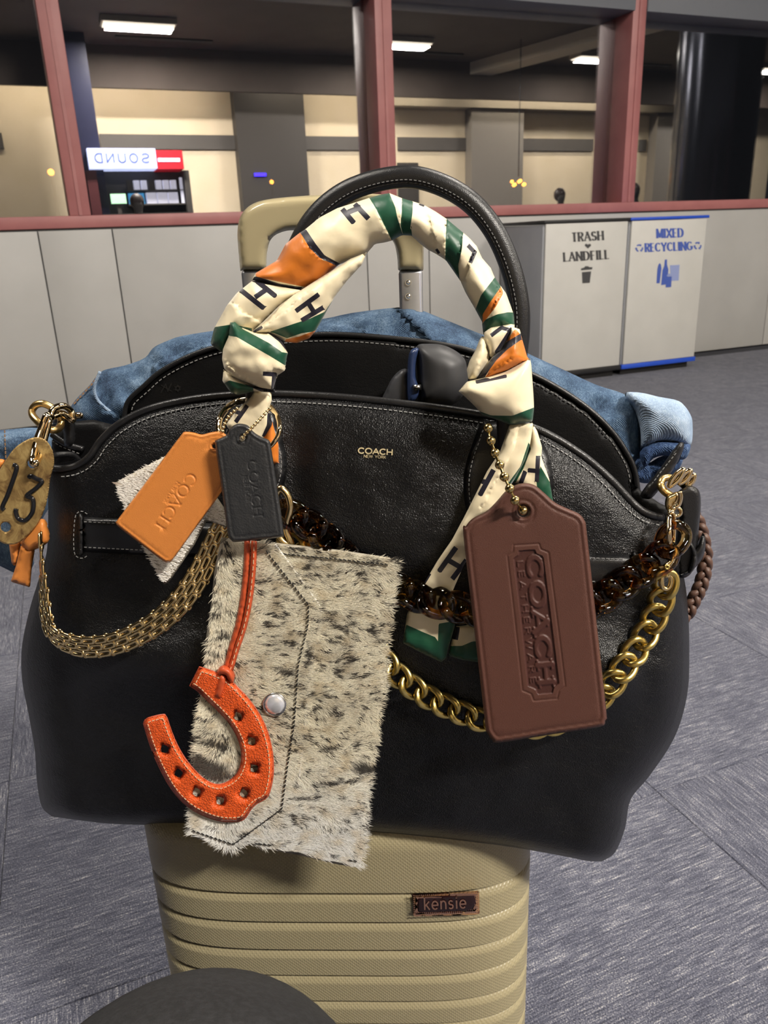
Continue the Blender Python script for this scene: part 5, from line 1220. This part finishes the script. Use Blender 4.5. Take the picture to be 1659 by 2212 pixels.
ring_tube('gold_link', [(604, 1056), (614, 1060), (623, 1074), (627, 1096), (622, 1120), (618, 1142), (626, 1164), (628, 1178), (612, 1170), (600, 1150), (592, 1110), (594, 1076)], FB, .03, .0026, M['gold'], 'oval gold clasp ring peeking out behind the black tag', 'link')

# ------------------------------------------------------------------ brass number tag and tan bow
def A5(pts): return [(.27119 * x, 840 + .27125 * y) for x, y in pts]
def patina():
    t = NT('aged_brass'); c = t.co(); f = t.noise(c, 70, 6, .7, 1.0); g = t.noise(t.co(scale=(1, 1, 1)), 22, 3)
    t.l(t.ramp(t.math('ADD', t.math('MULTIPLY', f, .7), t.math('MULTIPLY', g, .3)), [(.38, srgb(112, 84, 54)), (.5, srgb(172, 142, 90)), (.62, srgb(206, 178, 118))]), t.b.inputs['Base Color']); t.b.inputs['Metallic'].default_value = .4; t.b.inputs['Roughness'].default_value = .45; return t.m
M['patina'] = patina(); M['enamel'] = pm('black_glossy_enamel', (.012, .012, .014, 1), .08)
nt_ = thing('number_tag', 'aged brass oval tag with black glossy number 13 at the left edge', 'tag', FB(40, 1080, .0))
pN = A5(catmull([(240, 395), (330, 390), (392, 440), (425, 520), (430, 600), (402, 710), (382, 850), (358, 950), (310, 1060), (240, 1150), (150, 1226), (70, 1240), (0, 1216), (-60, 1150), (-92, 1000), (-80, 850), (-30, 700), (50, 560), (130, 460)], 4, closed=True))
nb_ = puff('tag_plate', pN, FB, .000, .0016, 2.5, [M['patina']], nt_, holes=[circ(*A5([(260, 592)])[0], 11), circ(*A5([(45, 1100)])[0], 11)], step=10, back=1, band=6, bstep=2.5, sharp=30)
for pts in ([(110, 605), (128, 612), (132, 640), (100, 740), (60, 850), (20, 940), (35, 965)], [(230, 705), (250, 695), (290, 715), (335, 738), (290, 790), (215, 850), (258, 872), (268, 920), (255, 990), (205, 1045), (150, 1035), (128, 985), (130, 955)]):
    P = catmull(A5(pts), 5); tube('digit', FB.many(P, np.full(len(P), .0022)), .0019, M['enamel'], nt_, nseg=10)
bo = thing('leather_bow', 'tan leather bow with two cut tails under the brass number tag', 'bow', FB(50, 1200, -.005))
puff('bow_loop', catmull(A5([(165, 1230), (200, 1150), (290, 1060), (350, 1040), (388, 1180), (372, 1232), (300, 1272), (220, 1295)]), 4, closed=True), FB, -.008, .007, 14, [M['tan']], bo, step=6)
puff('bow_tail', A5([(70, 1225), (170, 1215), (152, 1300), (125, 1412), (95, 1400)]), FB, -.012, .0028, 3, [M['tan']], bo, step=7, back=.3)
puff('bow_tail', A5([(165, 1250), (278, 1280), (252, 1440), (240, 1582), (85, 1536), (130, 1400)]), FB, -.008, .003, 3, [M['tan']], bo, step=7, back=.3)
puff('bow_tail', A5([(-90, 540), (48, 566), (5, 640), (-90, 660)]), FB, -.014, .003, 4, [M['tan']], bo, step=7, back=.3)

# ------------------------------------------------------------------ denim jacket behind the bag
def denim(name, c0, c1, c2):
    t = NT(name); c = t.co(); f = t.noise(c, 26, 5, .65); n2 = t.noise(t.co(scale=(1, 1, .25)), 900, 2); k = t.math('ADD', t.math('MULTIPLY', f, .62), t.math('MULTIPLY', n2, .38))
    t.l(t.ramp(k, [(.36, c0), (.5, c1), (.66, c2)]), t.b.inputs['Base Color']); t.b.inputs['Roughness'].default_value = .85; t.b.inputs['Specular IOR Level'].default_value = .2
    w = t.n('ShaderNodeTexWave'); w.bands_direction = 'DIAGONAL'; w.inputs['Scale'].default_value = 330; w.inputs['Distortion'].default_value = .6; t.l(c, w.inputs[0])
    p = t.bump(w.outputs['Fac'], .0003); t.bump(f, .004, 1, p); return t.m
M['denim'] = denim('washed_blue_denim', srgb(44, 58, 80), srgb(74, 97, 124), srgb(120, 142, 164)); M['denim_light'] = denim('pale_denim_reverse', srgb(128, 148, 174), srgb(150, 170, 194), srgb(182, 197, 214)); M['denim_dark'] = denim('dark_denim_hem', srgb(34, 50, 80), srgb(56, 78, 116), srgb(116, 140, 172))
M['thread_tan'] = pm('tan_topstitch', srgb(150, 116, 84), .8)
JP = Plane(PB + NB * (BK - .045), NB)
jk = thing('denim_jacket', 'faded blue denim jacket stuffed behind the black handbag', 'jacket', JP(760, 900))
pj = [(150, 884), (169, 857), (193, 833), (211, 809), (229, 798), (271, 789), (313, 773), (331, 751), (362, 736), (392, 726), (458, 715), (560, 702), (690, 690), (760, 676), (860, 664), (900, 667), (960, 690), (1040, 722), (1100, 745), (1150, 768), (1220, 800), (1290, 832), (1345, 850), (1390, 880), (1398, 960), (1380, 1040), (1300, 1020), (1100, 900), (800, 830), (500, 840), (330, 900), (270, 940), (200, 930), (150, 910)]
puff('jacket_body', catmull(pj, 3, closed=True), JP, .0, .030, 62, [M['denim']], jk, step=10, wr=(.011, 65, 3), folds=[([(1360, 1000), (1250, 900), (1130, 830), (1040, 780), (930, 735), (860, 670)], .006, 30), ([(300, 870), (350, 820), (330, 790), (400, 760), (480, 735)], .006, 22), ([(215, 812), (205, 845), (225, 880), (262, 905)], .005, 12), ([(700, 700), (800, 715), (900, 740), (1000, 790)], .004, 26)])
tube('jacket_seam', JP.many(catmull([(216, 803), (204, 838), (214, 868), (250, 898)], 8), np.full(25, .030)), .0016, M['denim_light'], jk, nseg=6)
stitches('seam_stitching', catmull([(160, 872), (178, 852), (200, 828), (212, 808)], 8), JP, M['thread_tan'], jk, 6, 3, 1.6, .012, .004)
cu = puff('sleeve_cuff', catmull([(1349, 851), (1382, 848), (1423, 857), (1463, 865), (1479, 877), (1490, 893), (1496, 912), (1494, 958), (1477, 963), (1433, 957), (1401, 966), (1384, 978), (1382, 928), (1372, 888)], 4, closed=True), JP, .022, .026, 46, [M['denim_light']], jk, step=8, wr=(.003, 60, 5))
puff('cuff_hem', catmull([(1382, 978), (1401, 961), (1433, 953), (1477, 958), (1492, 962), (1482, 990), (1462, 992), (1440, 984), (1412, 990), (1396, 1008), (1388, 1004)], 4, closed=True), JP, .034, .010, 12, [M['denim_dark']], jk, step=6, wr=(.002, 16, 5))
puff('cuff_lining', catmull([(1362, 1004), (1385, 984), (1400, 1000), (1430, 985), (1474, 984), (1466, 1014), (1440, 1030), (1400, 1044), (1372, 1036)], 4, closed=True), JP, .02, .012, 16, [M['denim_dark']], jk, step=7, wr=(.006, 18, 2))
puff('jacket_sleeve', catmull([(-90, 932), (0, 929), (78, 924), (112, 940), (120, 1010), (100, 1100), (60, 1180), (70, 1225), (40, 1240), (-20, 1215), (-90, 1210)], 4, closed=True), JP, .01, .024, 46, [M['denim']], jk, step=10, wr=(.006, 60, 8))
stitches('seam_stitching', [(10, 930), (13, 1000)], JP, M['thread_tan'], jk, 6, 3, 1.4, .032, .003)

# ------------------------------------------------------------------ headphones in the bag
IP = Plane(PB + NB * -.085, NB)
M['navy_gloss'] = pm('navy_plastic', srgb(44, 58, 92), .25); M['cushion'] = pm('matte_black_cushion', (.035, .035, .037, 1), .5); M['greyblack'] = pm('charcoal_plastic', (.045, .046, .052, 1), .45)
hp_ = thing('headphones', 'matte black headphones with a navy slider poking out of the bag', 'headphones', IP(940, 850))
puff('ear_cushion', catmull(A4([(372, 1500), (440, 1484), (560, 1490), (660, 1528), (740, 1590), (768, 1660), (775, 1800), (720, 1920), (600, 1990), (400, 1980), (375, 1800), (362, 1600)]), 4, closed=True), IP, .0, .024, 48, [M['cushion']], hp_, step=7)
puff('slider', catmull(A4([(310, 1560), (345, 1520), (388, 1525), (368, 1620), (366, 1750), (392, 1830), (384, 1900), (340, 1950), (300, 1930), (295, 1700)]), 4, closed=True), IP, .010, .008, 7, [M['navy_gloss']], hp_, step=5)
puff('ear_cup', catmull(A4([(90, 1980), (140, 1820), (200, 1725), (268, 1682), (302, 1720), (306, 1980)]), 4, closed=True), IP, .004, .006, 14, [M['greyblack']], hp_, step=7)
tube('slider_screw', IP.many(np.array(A4([(372, 1810), (372, 1850)])), np.full(2, .018)), .0035, M['steel'], hp_, nseg=14)

# ------------------------------------------------------------------ braided strap at the right
M['braid'] = taglea('dark_brown_braided_leather', srgb(92, 66, 54), .5)
br = thing('braided_strap', 'dark brown braided leather strap hanging behind the right side of the bag', 'strap', FB(1505, 1220, -.06))
cl_ = catmull([(1478, 1086), (1500, 1118), (1514, 1150), (1522, 1190), (1522, 1230), (1513, 1266), (1498, 1298), (1480, 1330), (1450, 1350)], 16)
for k in range(3):
    n = len(cl_); t = np.linspace(0, 9 * PI, n) + k * 2 * PI / 3; s_ = shift(cl_, 0); nrm = shift(cl_, 1) - cl_
    P = cl_ + nrm * (9 * np.sin(t))[:, None]; tube('strand', FB.many(P, -.062 + .004 * np.sin(2 * t)), .0038, M['braid'], br, nseg=8, flat=.8)

# ------------------------------------------------------------------ the photographer's knee
def knit():
    t = NT('charcoal_jersey'); c = t.co(); f = t.noise(c, 240, 3); t.l(t.ramp(f, [(.4, (.011, .011, .012, 1)), (.62, (.019, .019, .021, 1))]), t.b.inputs['Base Color']); t.b.inputs['Roughness'].default_value = .9; t.bump(t.noise(c, 900, 2), .0005); return t.m
M['knit'] = knit()
kp = CAM + ray(456, 1980) * (.43 / ray(456, 1980)[1])
pe = thing('person', 'charcoal trousered knee of a seated person in front of the suitcase', 'person', (kp[0], kp[1] - .05, 0))
kn = np.array([kp[0] - .002, kp[1] - .055, kp[2] - .122])
path = catmull([(kn[0] - .01, kn[1] - .62, kn[2] - .01), (kn[0], kn[1] - .40, kn[2] + .012), (kn[0], kn[1] - .18, kn[2] + .006), (kn[0], kn[1] - .05, kn[2] - .005), (kn[0], kn[1] - .012, kn[2] - .055), (kn[0], kn[1] - .02, kn[2] - .18), (kn[0] + .005, kn[1] - .03, kn[2] - .30), (kn[0] + .005, kn[1] - .03, .09)], 8)
rad = np.interp(np.linspace(0, 1, len(path)), [0, .14, .28, .42, .5, .56, .7, .85, 1], [.16, .16, .155, .142, .118, .092, .070, .052, .045])
V, F = tube_geo(path, rad, nseg=28, ref=(1, 0, 0))
lg_ = fixn(mesh('trouser_leg', V, F, M['knit'], pe)); sm_ = lg_.modifiers.new('smooth', 'SUBSURF'); sm_.levels = 1; sm_.render_levels = 1
ft = np.array([kn[0] + .005, kn[1] - .03, 0])
sv = [[ft[0] + a * w, ft[1] + b, z] for b, w, zt in ((-.09, .034, .075), (-.04, .040, .10), (.02, .042, .085), (.08, .047, .06), (.13, .044, .045), (.155, .03, .03)) for a, z in ((-1, .002), (1, .002), (.8, zt * .7), (.4, zt), (-.4, zt), (-.8, zt * .7))]
sfc = [(i * 6 + k, i * 6 + (k + 1) % 6, (i + 1) * 6 + (k + 1) % 6, (i + 1) * 6 + k) for i in range(5) for k in range(6)] + [tuple(range(6))[::-1], tuple(30 + k for k in range(6))]
so2 = fixn(mesh('shoe', sv, sfc, M['black'], pe)); ss = so2.modifiers.new('smooth', 'SUBSURF'); ss.levels = 2; ss.render_levels = 2
# ------------------------------------------------------------------ people standing by the kiosk, seen mirrored
M['skin'] = pm('skin', srgb(190, 140, 112), .5); M['hair_dark'] = pm('dark_brown_hair', srgb(40, 26, 20), .5)
def stander(px, py, q, label, shirt, trousers, hair):
    s, z = mirrored(px, py, q); H_ = max(1.5, min(1.85, z + .12)); k = H_ / 1.75
    p = thing('person', label, 'person', W(s, q, 0))
    def pt(a, b, c): return (a * k, b * k, c * k)
    pts = [pt(0, 0, .95), pt(0, 0, 1.15), pt(0, 0, 1.38), pt(0, -.01, 1.47), pt(0, -.01, 1.53), pt(0, -.02, 1.62), pt(0, -.015, 1.70),
           pt(.18, 0, 1.41), pt(.24, .02, 1.13), pt(.25, -.06, .88), pt(.25, -.08, .80), pt(-.18, 0, 1.41), pt(-.24, .02, 1.13), pt(-.25, -.06, .88), pt(-.25, -.08, .80),
           pt(.10, 0, .88), pt(.11, -.01, .48), pt(.11, .02, .08), pt(.12, -.12, .04), pt(-.10, 0, .88), pt(-.11, -.01, .48), pt(-.11, .02, .08), pt(-.12, -.12, .04)]
    rr = [.15, .13, .15, .07, .055, .095, .07, .06, .05, .04, .03, .06, .05, .04, .03, .09, .07, .05, .035, .09, .07, .05, .035]
    ed = [(0, 1), (1, 2), (2, 3), (3, 4), (4, 5), (5, 6), (2, 7), (7, 8), (8, 9), (9, 10), (2, 11), (11, 12), (12, 13), (13, 14), (0, 15), (15, 16), (16, 17), (17, 18), (0, 19), (19, 20), (20, 21), (21, 22)]
    me = bpy.data.meshes.new('body'); me.from_pydata(pts, ed, []); me.materials.append(shirt); o = link(bpy.data.objects.new('body', me), p)
    sk = o.modifiers.new('skin', 'SKIN'); sk.use_smooth_shade = True; sv_ = me.skin_vertices[0].data
    for i, v in enumerate(sv_): v.radius = (rr[i] * k, rr[i] * k * .8); v.use_root = (i == 0)
    su_ = o.modifiers.new('sub', 'SUBSURF'); su_.levels = 1; su_.render_levels = 1
    o.rotation_euler = (0, 0, TH + PI)
    c = W(s, q, 0); v, f = ball_geo(c + np.array([0, 0, 1.67 * k]) + EM * .03, .105 * k, 14, 10, (1, 1, 1.1)); mesh('hair', v, f, hair, p)
stander(296, 430, 7.6, 'person with dark brown hair before the mirrored kiosk shelves', M['charcoal'], M['black'], M['hair_dark'])
stander(1211, 425, 7.0, 'person with dark hair mirrored under the beige wall', M['charcoal'], M['black'], M['hair_dark'])
stander(1372, 414, 6.6, 'dark clothed person mirrored right of the third mullion', M['black'], M['black'], M['hair_dark'])
